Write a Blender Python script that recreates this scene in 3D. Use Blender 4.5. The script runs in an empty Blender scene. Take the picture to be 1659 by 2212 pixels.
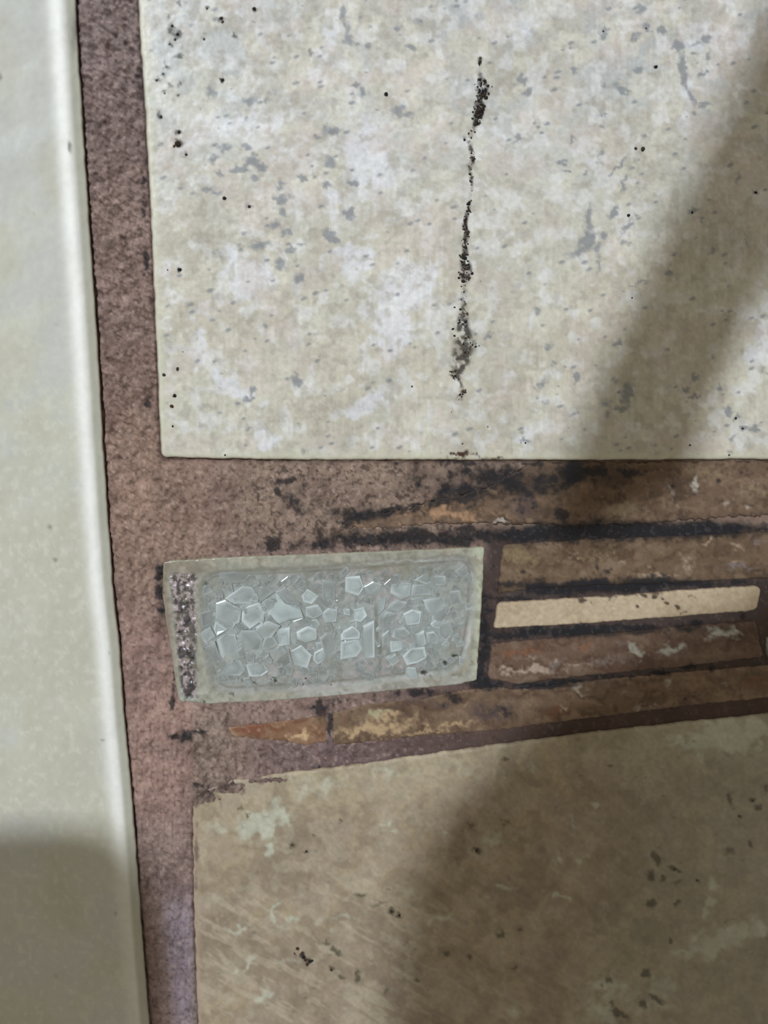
import bpy, math
import numpy as np
from mathutils import Matrix, Vector

# ---------------------------------------------------------------- camera frame of reference
W, H = 1659.0, 2212.0
CX, CY = W / 2, H / 2
FPX = 1405.0                       # focal length in pixels
DIST = 0.10                        # the phone is held about 10 cm from the wall
def nrm(v): v = np.asarray(v, float); return v / np.linalg.norm(v)
AX = nrm((6200 - CX, 993 - CY, FPX))             # direction of the horizontal joints
AZ = np.array((580 - CX, 5900 - CY, FPX))        # direction of the vertical joints (down)
AZ = nrm(AZ - AX * np.dot(AZ, AX))
AN = np.cross(AX, AZ)                            # into the wall
R_ = np.array([AX, AN, -AZ])                     # camera (x right, y down, z fwd) -> world
CAM = np.array((0.0, -DIST, 0.0))

scene = bpy.context.scene
cam_data = bpy.data.cameras.new('camera'); cam = bpy.data.objects.new('camera', cam_data)
scene.collection.objects.link(cam); scene.camera = cam
cam_data.sensor_fit = 'VERTICAL'; cam_data.sensor_height = 24.0
cam_data.lens = FPX / H * 24.0
cam_data.clip_start = 0.002; cam_data.clip_end = 50
wx, wy, wz = R_ @ np.array((1, 0, 0)), R_ @ np.array((0, -1, 0)), R_ @ np.array((0, 0, -1))
M = Matrix(((wx[0], wy[0], wz[0], CAM[0]), (wx[1], wy[1], wz[1], CAM[1]), (wx[2], wy[2], wz[2], CAM[2]), (0, 0, 0, 1)))
cam.matrix_world = M
cam_data.dof.use_dof = True; cam_data.dof.focus_distance = 0.104; cam_data.dof.aperture_fstop = 1.0
cam_data.dof.aperture_fstop = (cam_data.lens / 1000) / 0.0009

K = DIST / FPX                                   # metres per pixel near the middle of the wall
WALL = (np.array((0, 0, 0.)), np.array((0, -1., 0)))
def rays(px, py):
    px = np.asarray(px, float); py = np.asarray(py, float)
    d = np.stack([px - CX, py - CY, np.full_like(px, FPX)], -1)
    return d @ R_.T
def P(px, py, h=0.0, plane=WALL):
    """pixel of the photograph -> point on a wall plane, then h (in K units) out of it"""
    o, n = plane
    d = rays(px, py)
    t = ((o - CAM) @ n) / (d @ n)
    return CAM + d * t[..., None] + n * (np.asarray(h, float) * K)[..., None]

# left wall: meets the back wall at the joint and leans towards the room
hinge = P(np.array(200.), np.array(500.))
ANG = math.radians(14)
LEFT = (np.array((hinge[0], 0, 0)), np.array((math.sin(ANG), -math.cos(ANG), 0)))

# ---------------------------------------------------------------- world, lights, exposure
world = bpy.data.worlds.new('world'); scene.world = world; world.use_nodes = True
bg = world.node_tree.nodes['Background']
bg.inputs[0].default_value = (1.0, 0.92, 0.77, 1); bg.inputs[1].default_value = 0.42

LPOS = P(np.array(-500.), np.array(-900.)) ; LPOS = np.array((-0.30, -0.80, 0.42))
ld = bpy.data.lights.new('ceiling_lamp', 'AREA'); ld.shape = 'DISK'; ld.size = 0.036; ld.energy = 7.9
ld.color = (0.92, 1.0, 1.12)
lo = bpy.data.objects.new('ceiling_lamp', ld); scene.collection.objects.link(lo)
lo.location = Vector(LPOS)
lo.rotation_euler = (Vector((0, 0, 0)) - lo.location).to_track_quat('-Z', 'Y').to_euler()

scene.view_settings.view_transform = 'Standard'; scene.view_settings.look = 'None'
scene.view_settings.gamma = 1.0; scene.view_settings.use_curve_mapping = False
scene.view_settings.exposure = 0.0

# ---------------------------------------------------------------- helpers
rng = np.random.default_rng(7)
def lin(c):
    if isinstance(c, str): c = [int(c[i:i + 2], 16) / 255 for i in (0, 2, 4)]
    c = np.asarray(c, float)
    return np.where(c <= 0.04045, c / 12.92, ((c + 0.055) / 1.055) ** 2.4)
def _hash(ix, iy, seed):
    h = (ix.astype(np.int64) * 374761393 + iy.astype(np.int64) * 668265263 + seed * 1442695041) & 0xffffffff
    h = ((h ^ (h >> 13)) * 1274126177) & 0xffffffff
    h = ((h ^ (h >> 16)) * 2246822519) & 0xffffffff
    return ((h ^ (h >> 15)) & 0xffffff) / float(0xffffff)
def vn(x, y, seed=0):
    ix = np.floor(x); iy = np.floor(y); fx = x - ix; fy = y - iy
    fx = fx * fx * (3 - 2 * fx); fy = fy * fy * (3 - 2 * fy)
    a = _hash(ix, iy, seed); b = _hash(ix + 1, iy, seed); c = _hash(ix, iy + 1, seed); d = _hash(ix + 1, iy + 1, seed)
    return (a * (1 - fx) + b * fx) * (1 - fy) + (c * (1 - fx) + d * fx) * fy
def fbm(x, y, s, seed=0, o=4, g=0.5, sy=None):
    """fractal noise about 0..1 with feature size s pixels"""
    sy = sy or s; r = 0; a = 1; t = 0; u = x / s; v = y / sy
    for k in range(o):
        r = r + a * vn(u + 13.7 * k, v - 7.3 * k, seed + k); t += a; a *= g
        u, v = (u * 0.8 - v * 0.6) * 2.03, (u * 0.6 + v * 0.8) * 2.03
    return np.clip(.5 + (r / t - .5) * 1.5, 0, 1)
def ss(a, b, x): t = np.clip((x - a) / (b - a), 0, 1); return t * t * (3 - 2 * t)
def mix(c, d, m): return c * (1 - m[:, None]) + np.asarray(d)[None, :] * m[:, None] if np.ndim(d) == 1 else c * (1 - m[:, None]) + d * m[:, None]
def blob(x, y, b):
    """soft ellipse, b = (cx, cy, rx, ry, strength[, angle in degrees])"""
    cx, cy, rx, ry, s = b[:5]; a = math.radians(b[5]) if len(b) > 5 else 0
    dx = x - cx; dy = y - cy
    u = (dx * math.cos(a) + dy * math.sin(a)) / rx; v = (-dx * math.sin(a) + dy * math.cos(a)) / ry
    return s * np.exp(-(u * u + v * v))
def blobs(x, y, L):
    m = np.zeros_like(x)
    for b in L: m = np.maximum(m, blob(x, y, b))
    return m

def sdf(x, y, poly):
    """positive inside"""
    p = np.asarray(poly, float); q = np.roll(p, -1, 0)
    dmin = np.full(x.shape, 1e18); ins = np.zeros(x.shape, bool)
    for (ax, ay), (bx, by) in zip(p, q):
        ex, ey = bx - ax, by - ay; L = ex * ex + ey * ey + 1e-12
        t = np.clip(((x - ax) * ex + (y - ay) * ey) / L, 0, 1)
        dx = x - ax - t * ex; dy = y - ay - t * ey
        dmin = np.minimum(dmin, dx * dx + dy * dy)
        if ay != by:
            c = (ay > y) != (by > y)
            ins ^= c & (x < ax + (y - ay) * ex / (by - ay))
    d = np.sqrt(dmin)
    return np.where(ins, d, -d)
def roundp(poly, r, n=5):
    out = []; N = len(poly)
    for i in range(N):
        p0, p1, p2 = (np.array(poly[j % N][:2], float) for j in (i - 1, i, i + 1))
        rr = poly[i][2] if len(poly[i]) > 2 else r
        if rr <= 0: out.append(tuple(p1)); continue
        a = nrm(p0 - p1); b = nrm(p2 - p1)
        k = min(rr, 0.45 * np.linalg.norm(p0 - p1), 0.45 * np.linalg.norm(p2 - p1))
        A, B = p1 + a * k, p1 + b * k
        for t in np.linspace(0, 1, n): out.append(tuple((1 - t) ** 2 * A + 2 * t * (1 - t) * p1 + t * t * B))
    return out

col = scene.collection
def link(name, me, mat, parent=None, label=None, kind=None):
    o = bpy.data.objects.new(name, me); col.objects.link(o)
    if mat: me.materials.append(mat)
    if parent: o.parent = parent
    if label: o['label'] = label
    if kind: o['kind'] = kind
    return o
def mesh(name, V, F, C=None, smooth=True):
    me = bpy.data.meshes.new(name)
    V = np.ascontiguousarray(V, dtype=np.float32)
    F = [np.asarray(f) for f in F if len(f)]
    me.vertices.add(len(V)); me.vertices.foreach_set('co', V.ravel())
    nl = sum(f.size for f in F); npoly = sum(len(f) for f in F)
    me.loops.add(nl); me.polygons.add(npoly)
    me.loops.foreach_set('vertex_index', np.concatenate([f.ravel() for f in F]).astype(np.int32))
    tot = np.concatenate([np.full(len(f), f.shape[1]) for f in F]).astype(np.int32)
    st = np.concatenate([[0], np.cumsum(tot)[:-1]]).astype(np.int32)
    me.polygons.foreach_set('loop_start', st)
    me.polygons.foreach_set('use_smooth', np.full(npoly, smooth))
    me.update(calc_edges=True)
    if C is not None:
        at = me.color_attributes.new('tint', 'FLOAT_COLOR', 'POINT')
        rgba = np.ones((len(V), 4), np.float32); rgba[:, :C.shape[1]] = np.clip(C, 0, 1)
        at.data.foreach_set('color', rgba.ravel())
    return me

def axis(lo, d0, d1, hi, step, far=60):
    """grid lines: fine between d0 and d1 (in the photo), coarse outside"""
    a = [np.arange(d0, d1 + step * .5, step)]
    if lo < d0: a.insert(0, np.linspace(lo, d0, max(2, int((d0 - lo) / far) + 1))[:-1])
    e = min(hi, 2150)
    if e > a[-1][-1] + 8 and lo > -900 and d1 <= 1725 and d0 < 1700 and d1 > 1690: a.append(np.arange(a[-1][-1], e, 6.0)[1:])
    if hi > a[-1][-1]: a.append(np.linspace(a[-1][-1], hi, max(2, int((hi - a[-1][-1]) / far) + 1))[1:])
    return np.concatenate(a)

def slab(name, poly, xs, ys, top, edge_r, colour, mat, parent, relief=None, ragged=0.0, rag_s=9, plane=WALL,
         base=-4.0, label=None, kind=None, seed=1):
    """a tile / strip / chip of stone standing proud of the grout.  poly in photo pixels, heights in K units.
    The outline is cut out of a fine grid, its rim is snapped to the outline and rounded over edge_r pixels, with side walls."""
    X, Y = np.meshgrid(xs, ys); x = X.ravel().copy(); y = Y.ravel().copy()
    def dist(x, y):
        d = sdf(x, y, poly)
        if ragged: d = d + ragged * (fbm(x, y, rag_s, seed + 50, 3) - 0.5) * 2
        return d
    d = dist(x, y)
    nx, ny = len(xs), len(ys)
    g = d.reshape(ny, nx)
    gy, gx = np.gradient(g, ys, xs)
    gx = gx.ravel(); gy = gy.ravel(); L = np.hypot(gx, gy) + 1e-9
    idx = np.arange(nx * ny).reshape(ny, nx)
    Q = np.stack([idx[:-1, :-1], idx[1:, :-1], idx[1:, 1:], idx[:-1, 1:]], -1).reshape(-1, 4)
    keep = (d[Q] > 0).sum(1) >= 2
    Q = Q[keep]
    used = np.unique(Q)
    cell = np.maximum(np.gradient(xs)[None, :].repeat(ny, 0), np.gradient(ys)[:, None].repeat(nx, 1)).ravel()
    out = np.zeros(len(x), bool); out[used] = True; out &= d < 0
    mv = np.clip(-d[out], 0, cell[out] * 1.5)
    x[out] += gx[out] / L[out] * mv; y[out] += gy[out] / L[out] * mv
    dd = np.maximum(d, 0); dd[out] = 0
    remap = -np.ones(len(x), int); remap[used] = np.arange(len(used))
    Q = remap[Q]; x = x[used]; y = y[used]; dd = dd[used]
    t = np.clip(dd / edge_r, 0, 1)
    h = top - (1 - np.sqrt(1 - (1 - t) ** 2)) * min(edge_r, top - base) * 0.8
    if relief is not None: h = h + relief(x, y, dd)
    V = P(x, y, h - top, (plane[0] + plane[1] * top * K, plane[1]))
    C = colour(x, y, dd)
    # side walls
    E = np.concatenate([Q[:, [0, 1]], Q[:, [1, 2]], Q[:, [2, 3]], Q[:, [3, 0]]])
    key = E.min(1) * (10 ** 8) + E.max(1)
    u, inv, cnt = np.unique(key, return_inverse=True, return_counts=True)
    B = E[cnt[inv] == 1]
    bv = np.unique(B); m2 = -np.ones(len(x), int); m2[bv] = len(x) + np.arange(len(bv))
    n = plane[1]
    down = ((V[bv] - plane[0]) @ n) - base * K
    V2 = V[bv] - n[None, :] * down[:, None]
    S = np.stack([B[:, 1], B[:, 0], m2[B[:, 0]], m2[B[:, 1]]], -1)
    V = np.concatenate([V, V2]); C = np.concatenate([C, C[bv]])
    me = mesh(name, V, [Q, S], C)
    return link(name, me, mat, parent, label, kind)

# ---------------------------------------------------------------- materials
def material(name, rough=0.5, bump=0.2, bump_scale=9000, grain=0.06, grain_scale=14000, coat=0.0, spec=0.5, rough_var=0.1, attr=True,
             colour=(0.5, 0.5, 0.5), transmission=0.0, ior=1.5, bump_dist=0.00006, detail=3):
    m = bpy.data.materials.new(name); m.use_nodes = True
    nt = m.node_tree; N = nt.nodes; Lk = nt.links; b = N['Principled BSDF']
    tc = N.new('ShaderNodeTexCoord')
    if attr:
        a = N.new('ShaderNodeAttribute'); a.attribute_name = 'tint'; src = a.outputs['Color']
    else:
        a = N.new('ShaderNodeRGB'); a.outputs[0].default_value = (*colour, 1); src = a.outputs[0]
    n1 = N.new('ShaderNodeTexNoise'); n1.inputs['Scale'].default_value = grain_scale; n1.inputs['Detail'].default_value = 2
    Lk.new(tc.outputs['Object'], n1.inputs['Vector'])
    mr = N.new('ShaderNodeMapRange'); mr.inputs['From Min'].default_value = 0.25; mr.inputs['From Max'].default_value = 0.75
    mr.inputs['To Min'].default_value = 1 - grain; mr.inputs['To Max'].default_value = 1 + grain
    Lk.new(n1.outputs['Fac'], mr.inputs['Value'])
    vm = N.new('ShaderNodeVectorMath'); vm.operation = 'SCALE'
    Lk.new(src, vm.inputs[0]); Lk.new(mr.outputs['Result'], vm.inputs['Scale'])
    Lk.new(vm.outputs[0], b.inputs['Base Color'])
    n2 = N.new('ShaderNodeTexNoise'); n2.inputs['Scale'].default_value = bump_scale; n2.inputs['Detail'].default_value = detail
    Lk.new(tc.outputs['Object'], n2.inputs['Vector'])
    bp = N.new('ShaderNodeBump'); bp.inputs['Strength'].default_value = bump; bp.inputs['Distance'].default_value = bump_dist
    Lk.new(n2.outputs['Fac'], bp.inputs['Height']); Lk.new(bp.outputs[0], b.inputs['Normal'])
    r2 = N.new('ShaderNodeMapRange'); r2.inputs['To Min'].default_value = max(0, rough - rough_var); r2.inputs['To Max'].default_value = rough + rough_var
    Lk.new(n2.outputs['Fac'], r2.inputs['Value']); Lk.new(r2.outputs['Result'], b.inputs['Roughness'])
    b.inputs['Coat Weight'].default_value = coat; b.inputs['Coat Roughness'].default_value = 0.25
    b.inputs['Specular IOR Level'].default_value = spec
    b.inputs['Transmission Weight'].default_value = transmission; b.inputs['IOR'].default_value = ior
    return m
M_tile = material('cream_glazed_tile', 0.45, 0.25, 3500, 0.05, 9000, spec=0.35)
M_tile_left = material('smooth_cream_glaze', 0.36, 0.12, 2500, 0.035, 9000, spec=0.4)
M_grout = material('sandy_brown_grout', 0.85, 0.4, 5200, 0.09, 7000, spec=0.2, bump_dist=0.00012)
M_stone = material('brown_marble_strip', 0.6, 0.35, 4200, 0.10, 7500, spec=0.22)
M_cream = material('cream_stone_strip', 0.6, 0.2, 4200, 0.05, 7500, spec=0.25)
M_glassback = material('sage_glass_frame', 0.32, 0.3, 3000, 0.07, 8000, coat=0.3)
M_chip = material('crackled_glass', 0.16, 0.25, 2600, 0.10, 6000, coat=0.5, transmission=0.15)
M_mould = material('black_mould', 0.95, 0.5, 9000, 0.3, 9000, spec=0.1)
M_blocker = material('grey_blocker', 0.9, 0.2, 900, 0.05, 900, attr=False, colour=(0.16, 0.15, 0.14))  # matte grey for the added light blockers

# ================================================================ THE BACK WALL: grout bed
UPPER = roundp([(296, -40, 0), (301, 60, 0), (312, 220, 0), (326, 480, 0), (338, 760, 0), (347, 990, 16), (700, 995, 0), (1000, 995, 0), (1300, 995, 0),
                (1700, 993, 0), (2500, 985, 0), (2500, -700, 0), (270, -700, 0)], 0)
LOWER = roundp([(416, 1720, 8), (450, 1705, 0), (505, 1688, 0), (560, 1680, 0), (690, 1664, 0), (800, 1650, 0), (1000, 1622, 0), (1300, 1583, 0), (1480, 1563, 0),
                (1700, 1541, 0), (2500, 1465, 0), (2500, 2700, 0), (452, 2700, 0), (428, 2212, 0), (418, 1950, 0)], 0)
STRIP_TOP = [(728, 1142), (752, 1120), (800, 1108), (880, 1100), (925, 1082), (990, 1070), (1060, 1050), (1110, 1020), (1150, 997), (1400, 996), (2300, 992),
             (2300, 1068), (1659, 1113), (1560, 1118), (1420, 1130), (1250, 1138), (1100, 1132), (960, 1130), (850, 1140)]
STRIP_2 = roundp([(1087, 1176, 14), (1300, 1163, 0), (1500, 1157, 0), (2300, 1114, 0), (2300, 1212, 0), (1640, 1250, 0), (1400, 1262, 0), (1170, 1270, 0), (1074, 1284, 8)], 0)
STRIP_CREAM = roundp([(1076, 1302, 10), (1250, 1292, 0), (1350, 1286, 0), (1470, 1276, 0), (1647, 1265, 16), (1636, 1320, 14), (1500, 1330, 0), (1280, 1347, 0), (1067, 1359, 6)], 0)
STRIP_4 = roundp([(1063, 1391, 10), (1200, 1378, 0), (1370, 1364, 0), (1500, 1352, 0), (1634, 1341, 8), (1650, 1420, 12), (1430, 1446, 0), (1250, 1462, 0), (1120, 1480, 0), (1052, 1466, 12)], 0)
STRIP_B1 = [(492, 1572), (540, 1566), (620, 1556), (698, 1545), (706, 1560), (704, 1604), (660, 1612), (620, 1604), (560, 1596), (500, 1592)]
STRIP_B2 = [(718, 1540), (800, 1520), (900, 1512), (1000, 1492), (1060, 1486), (1119, 1490), (1270, 1472), (1430, 1457), (2300, 1384),
            (2300, 1448), (1480, 1525), (1300, 1548), (1100, 1575), (900, 1592), (720, 1612)]
STRIP_R2 = [(1662, 1160), (2300, 1120), (2300, 1215), (1662, 1240)]
STRIP_R4 = roundp([(1654, 1378, 6), (1750, 1366, 0), (2300, 1318, 0), (2300, 1390, 0), (1660, 1428, 8)], 0)
GLASS = roundp([(353, 1213, 8), (480, 1205, 0), (620, 1200, 0), (800, 1193, 0), (1047, 1183, 4), (1040, 1320, 0), (1030, 1470, 5), (985, 1480, 0), (850, 1492, 0),
                (700, 1506, 0), (600, 1514, 0), (450, 1521, 0), (386, 1516, 10), (368, 1400, 0), (350, 1280, 0)], 0)
LEFT_EDGE = [(163, -60), (165, 0), (172, 130), (184, 330), (200, 560), (212, 740), (221, 900), (234, 1100), (245, 1260), (260, 1400), (272, 1560), (287, 1720),
             (299, 1880), (312, 2060), (325, 2212), (350, 2560)]
LEFT_TILE = [(-900, -700), (125, -700)] + LEFT_EDGE + [(352, 2700), (-900, 2700)]

MOULD = [(620, 1040, 26, 9, .75, -10), (648, 1090, 34, 14, .7, 30), (600, 1060, 10, 10, .7), (700, 1075, 20, 20, .3), (765, 1122, 32, 13, .95, -20), (830, 1106, 60, 9, .9, -8), (930, 1088, 55, 13, .9, -12),
         (1000, 1066, 45, 22, .9), (1000, 1020, 60, 16, .55), (1085, 1040, 60, 22, .8), (1140, 1060, 30, 40, .55), (1240, 1024, 22, 34, .95), (1290, 1018, 35, 14, .7), (1360, 1022, 25, 10, .75, -10), (1195, 1040, 20, 14, .8),
         (1214, 1112, 14, 11, .95), (590, 1175, 18, 14, .85), (650, 1178, 30, 10, .6), (610, 1148, 10, 10, .5), (700, 1172, 30, 12, .6), (800, 1166, 60, 18, .9), (900, 1162, 90, 18, .95), (1000, 1158, 60, 20, .95), (1120, 1154, 70, 14, .75),
         (1250, 1152, 110, 16, .95), (1400, 1148, 110, 14, 1), (1520, 1145, 80, 12, 1), (1600, 1142, 60, 8, .9), (1640, 1135, 40, 7, .6),
         (1120, 1296, 60, 6, .7), (1200, 1276, 60, 12, .95), (1290, 1262, 60, 14, .95), (1380, 1268, 80, 10, .9), (1430, 1256, 24, 12, 1), (1520, 1262, 50, 8, .95), (1600, 1258, 40, 5, .6), (1290, 1236, 24, 20, .5),
         (1100, 1374, 50, 9, .85), (1180, 1366, 60, 8, .85), (1290, 1358, 70, 8, .9), (1380, 1356, 60, 9, .85), (1505, 1346, 12, 8, .95), (1440, 1348, 30, 5, .6), (1610, 1336, 16, 7, .6),
         (1060, 1310, 9, 60, .45), (1050, 1400, 9, 40, .75), (1040, 1440, 12, 40, .9), (1045, 1480, 40, 9, .85), (1160, 1484, 50, 6, .95), (1230, 1472, 40, 5, .9), (1320, 1462, 50, 5, .7), (1420, 1454, 30, 6, .85), (1490, 1443, 18, 7, .7), (1540, 1444, 8, 7, .9),
         (345, 1262, 11, 42, .85), (352, 1320, 8, 40, .5), (402, 1590, 16, 11, 1), (430, 1582, 30, 5, .7), (378, 1592, 14, 8, .7), (375, 1480, 6, 50, .55), (372, 1520, 5, 20, .8),
         (700, 1530, 22, 14, .8), (712, 1560, 6, 34, .95), (714, 1530, 20, 8, .6), (760, 1512, 50, 6, .5), (900, 1496, 70, 8, .7), (985, 1510, 22, 14, .55), (940, 1526, 20, 8, .4), (1090, 1530, 18, 14, .4), (720, 1620, 20, 14, .35), (688, 1662, 7, 10, .8),
         (430, 1700, 20, 14, .4), (450, 1712, 40, 10, .35), (990, 1000, 60, 7, .8), (860, 1000, 40, 4, .6), (1150, 1002, 60, 5, .6), (1320, 1300, 40, 5, .5),
         (300, 165, 9, 50, .6), (298, 250, 6, 60, .45), (310, 420, 6, 60, .5), (318, 560, 8, 30, .6), (322, 875, 10, 14, .75), (160, 70, 8, 90, .5), (285, 90, 14, 14, .35)]

MOULD = [(b[0], b[1], b[2] * 1.2, b[3] * 1.3) + tuple(b[4:]) for b in MOULD]
HAZE = [(1380, 1144, 340, 20, 1.45), (1100, 1155, 120, 20, 1.0), (900, 1163, 200, 20, .95), (1290, 1270, 150, 15, 1.3), (1430, 1260, 110, 12, 1.3), (1240, 1366, 200, 12, 1.1), (1046, 1400, 13, 110, 1.0), (1230, 1025, 70, 34, 1.0), (1010, 1060, 70, 26, .95), (800, 1112, 60, 16, .95), (620, 1060, 60, 34, .62), (660, 1175, 90, 16, .75), (1180, 1480, 90, 7, 1.1),
        (1120, 1035, 190, 46, .85), (960, 1050, 130, 45, .6), (1260, 1030, 110, 34, .6), (640, 1080, 90, 60, .38), (860, 1160, 260, 22, .8), (620, 1175, 60, 16, .6), (1200, 1150, 260, 20, .9), (1500, 1142, 240, 17, .95),
        (800, 1110, 110, 22, .6), (1300, 1268, 300, 16, .85), (1150, 1270, 90, 26, .6), (1300, 1360, 320, 12, .8), (1045, 1330, 16, 170, .7), (1060, 1480, 60, 16, .7), (1250, 1472, 180, 9, .6), (700, 1545, 24, 50, .5), (402, 1588, 40, 22, .6),
        (350, 1290, 16, 80, .55), (900, 1500, 130, 14, .5), (1080, 1530, 60, 20, .45), (470, 1700, 70, 26, .35), (1440, 1120, 300, 10, .3), (740, 1020, 200, 30, .25), (720, 1630, 60, 16, .3), (305, 160, 16, 120, .35)]
def mould_paint(c, x, y, k=1.0):
    hz = blobs(x, y, HAZE)
    sp = (fbm(x, y, 30, 25, 4, .7) - .5) * 1.3
    c = mix(c, lin('2D2826'), ss(.12, .95, hz + sp * .55) * .80 * k)
    c = mix(c, lin('232325'), ss(.50, .95, hz * .85 + sp * .8) * .85 * k)
    m = ss(.34, .70, blobs(x, y, MOULD) * .95 + (fbm(x, y, 15, 17) - .5) * .8 + (fbm(x, y, 6, 18, 2) - .5) * .3)
    return mix(c, lin('262629'), m * .86 * k)

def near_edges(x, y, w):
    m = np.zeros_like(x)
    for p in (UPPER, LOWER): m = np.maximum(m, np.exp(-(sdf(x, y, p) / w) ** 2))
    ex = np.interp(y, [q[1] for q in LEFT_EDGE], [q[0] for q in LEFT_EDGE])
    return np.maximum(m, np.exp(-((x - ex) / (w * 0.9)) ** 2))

def c_grout(x, y, d=None):
    n = x.size
    a = fbm(x, y, 90, 11); b = fbm(x, y, 14, 12); f = fbm(x, y, 6, 13, 3)
    c = np.repeat(lin('857067')[None], n, 0)
    c = mix(c, lin('7F706C'), ss(600, 0, y))                                   # top, cooler
    c = mix(c, lin('917868'), ss(300, 60, np.hypot((x - 320), (y - 1080) * .7)) * .8)
    c = mix(c, lin('92786D'), ss(1250, 1400, y) * ss(470, 400, x))
    c = mix(c, lin('82706A'), ss(1690, 1850, y) * .8)
    c = mix(c, lin('8D8086'), ss(1880, 2000, y) * ss(-18, 12, x - (350 + (y - 1900) * .09)) * .9)
    c = mix(c, lin('8C7868'), ss(440, 560, x) * ss(985, 1000, y) * ss(1200, 1150, y) * .8)
    c = mix(c, lin('5B4B47'), ss(800, 1080, x) * ss(1180, 1250, y))
    c = mix(c, lin('3C3230'), ss(1040, 1070, x) * ss(1130, 1160, y) * ss(1500, 1460, y) * .8)
    c = mix(c, lin('4A3F3B'), ss(1030, 1080, x) * ss(1150, 1170, y))
    c = mix(c, lin('6F5E5C'), ss(470, 700, x) * ss(1580, 1600, y) * .9)
    c = mix(c, lin('54453F'), ss(700, 1050, x) * ss(1480, 1500, y) * .95)
    c = mix(c, lin('8B7A6C'), ss(560, 470, x) * ss(1520, 1560, y) * ss(405, 425, x) * .7)
    c = mix(c, lin('4C3F3A'), ss(-7, 2, x - 1645) * ss(1150, 1250, y) * ss(1500, 1440, y) * .6)
    sm = ss(1060, 760, x) * .75 + .25
    c = c * (0.82 + 0.40 * a)[:, None] * (1.04 + (b - .5) * .38 * sm)[:, None]
    c = mix(c, lin('C0A99A'), ss(.66, .92, f) * .42 * sm)                           # pale sand grains
    c = mix(c, lin('3F322E'), ss(.34, .12, f) * .5 * sm)                           # pits
    c = mix(c, lin('5A4038'), ss(.55, .75, fbm(x, y, 26, 15)) * .25)
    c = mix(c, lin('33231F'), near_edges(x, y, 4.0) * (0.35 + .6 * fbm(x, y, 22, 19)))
    c = mould_paint(c, x, y); m = ss(.3, .7, blobs(x, y, HAZE))
    c = mix(c, lin('8d8a88'), ss(.72, .9, fbm(x, y, 7, 16, 2)) * m * .10)
    pk = ss(.60, .80, fbm(x, y, 9, 27, 3, .6)) * ss(430, 560, x) * ss(1110, 1000, x) * ss(990, 1010, y) * ss(1215, 1195, y)
    c = mix(c, lin('3B302C'), pk * .7)
    pk = ss(.66, .85, fbm(x, y, 10, 28, 3, .6)) * ss(1500, 1540, y) * ss(400, 430, x) + ss(.66, .85, fbm(x, y, 13, 29, 3, .6)) * ss(980, 800, y)
    c = mix(c, lin('4A3A35'), np.clip(pk, 0, 1) * .6)
    return c
def h_grout(x, y):
    rough = 0.5 + 0.6 * ss(700, 300, x)
    rough = rough * (.35 + .65 * ss(1060, 800, x))
    h = (fbm(x, y, 16, 21, 3, .5) - .5) * 7 * rough + (fbm(x, y, 6, 22, 2) - .5) * 2.6 * rough
    # diagonal trowel ripples in the vertical joint
    h = h + (vn((x * .8 + y * .6) / 20, (y * .8 - x * .6) / 6.5, 23) - .5) * 7.5 * ss(470, 400, x) * ss(1500, 1200, y)
    h = h + (fbm(x, y, 3.5, 24, 2, .5, 30) - .5) * 3 * ss(1450, 1650, y) * ss(480, 420, x)     # vertical streaks lower down
    return np.clip(h, -7, 7)

bed_parts = []
def add_bed(x0, x1, y0, y1, step, z=0.0):
    xs = np.arange(x0, x1 + step * .5, step); ys = np.arange(y0, y1 + step * .5, step)
    X, Y = np.meshgrid(xs, ys); x = X.ravel(); y = Y.ravel()
    h = h_grout(x, y) + z
    # the bed dips under the tiles
    e = np.maximum(sdf(x, y, UPPER), sdf(x, y, LOWER)); gs = ss(.35, .75, blobs(x, y, [(432, 1716, 46, 26, 1), (480, 1698, 60, 17, 1), (560, 1681, 70, 8, .9)]) + (fbm(x, y, 12, 26) - .5) * .8)
    h = h - 22 * ss(4, 22, e) * (1 - gs) + 9.5 * gs * ss(-8, 4, sdf(x, y, LOWER))
    e2 = np.full(x.shape, -1e3)
    for p in (STRIP_TOP, STRIP_2, STRIP_CREAM, STRIP_4, STRIP_B1, STRIP_B2, GLASS, STRIP_R4): e2 = np.maximum(e2, sdf(x, y, p))
    h = h - 12 * ss(1, 7, e2)
    lx = np.interp(y, [q[1] for q in LEFT_EDGE], [q[0] for q in LEFT_EDGE]); h = h - 20 * ss(3, 25, lx - x) - 4 * np.exp(-((x - lx) / 5) ** 2)
    # the border grout thins out and lies deeper to the right
    h = h - 3.0 * ss(700, 1100, x) * ss(1000, 1050, y) * ss(1680, 1640, y)
    h = h + 2.5 * np.exp(-((x - 600) / 260) ** 2 - ((y - 1090) / 70) ** 2)
    n = len(xs); m = len(ys); I = np.arange(n * m).reshape(m, n)
    Q = np.stack([I[:-1, :-1], I[1:, :-1], I[1:, 1:], I[:-1, 1:]], -1).reshape(-1, 4)
    bed_parts.append((P(x, y, h), Q, c_grout(x, y)))
add_bed(120, 474, -60, 2272, 2.5)
add_bed(474, 1729, 976, 1731, 2.5)
add_bed(1729, 2149, 940, 1731, 6.0)
def far_quad(x0, y0, x1, y1, z=-30):
    xs = np.linspace(x0, x1, 12); ys = np.linspace(y0, y1, 12); X, Y = np.meshgrid(xs, ys); x = X.ravel(); y = Y.ravel()
    I = np.arange(144).reshape(12, 12)
    Q = np.stack([I[:-1, :-1], I[1:, :-1], I[1:, 1:], I[:-1, 1:]], -1).reshape(-1, 4)
    bed_parts.append((P(x, y, np.full(x.shape, float(z))), Q, np.repeat(lin('7D6A60')[None], 144, 0)))
far_quad(-900, -750, 2600, 2750)
far_quad(2149, 940, 2600, 1760, -3)
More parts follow.
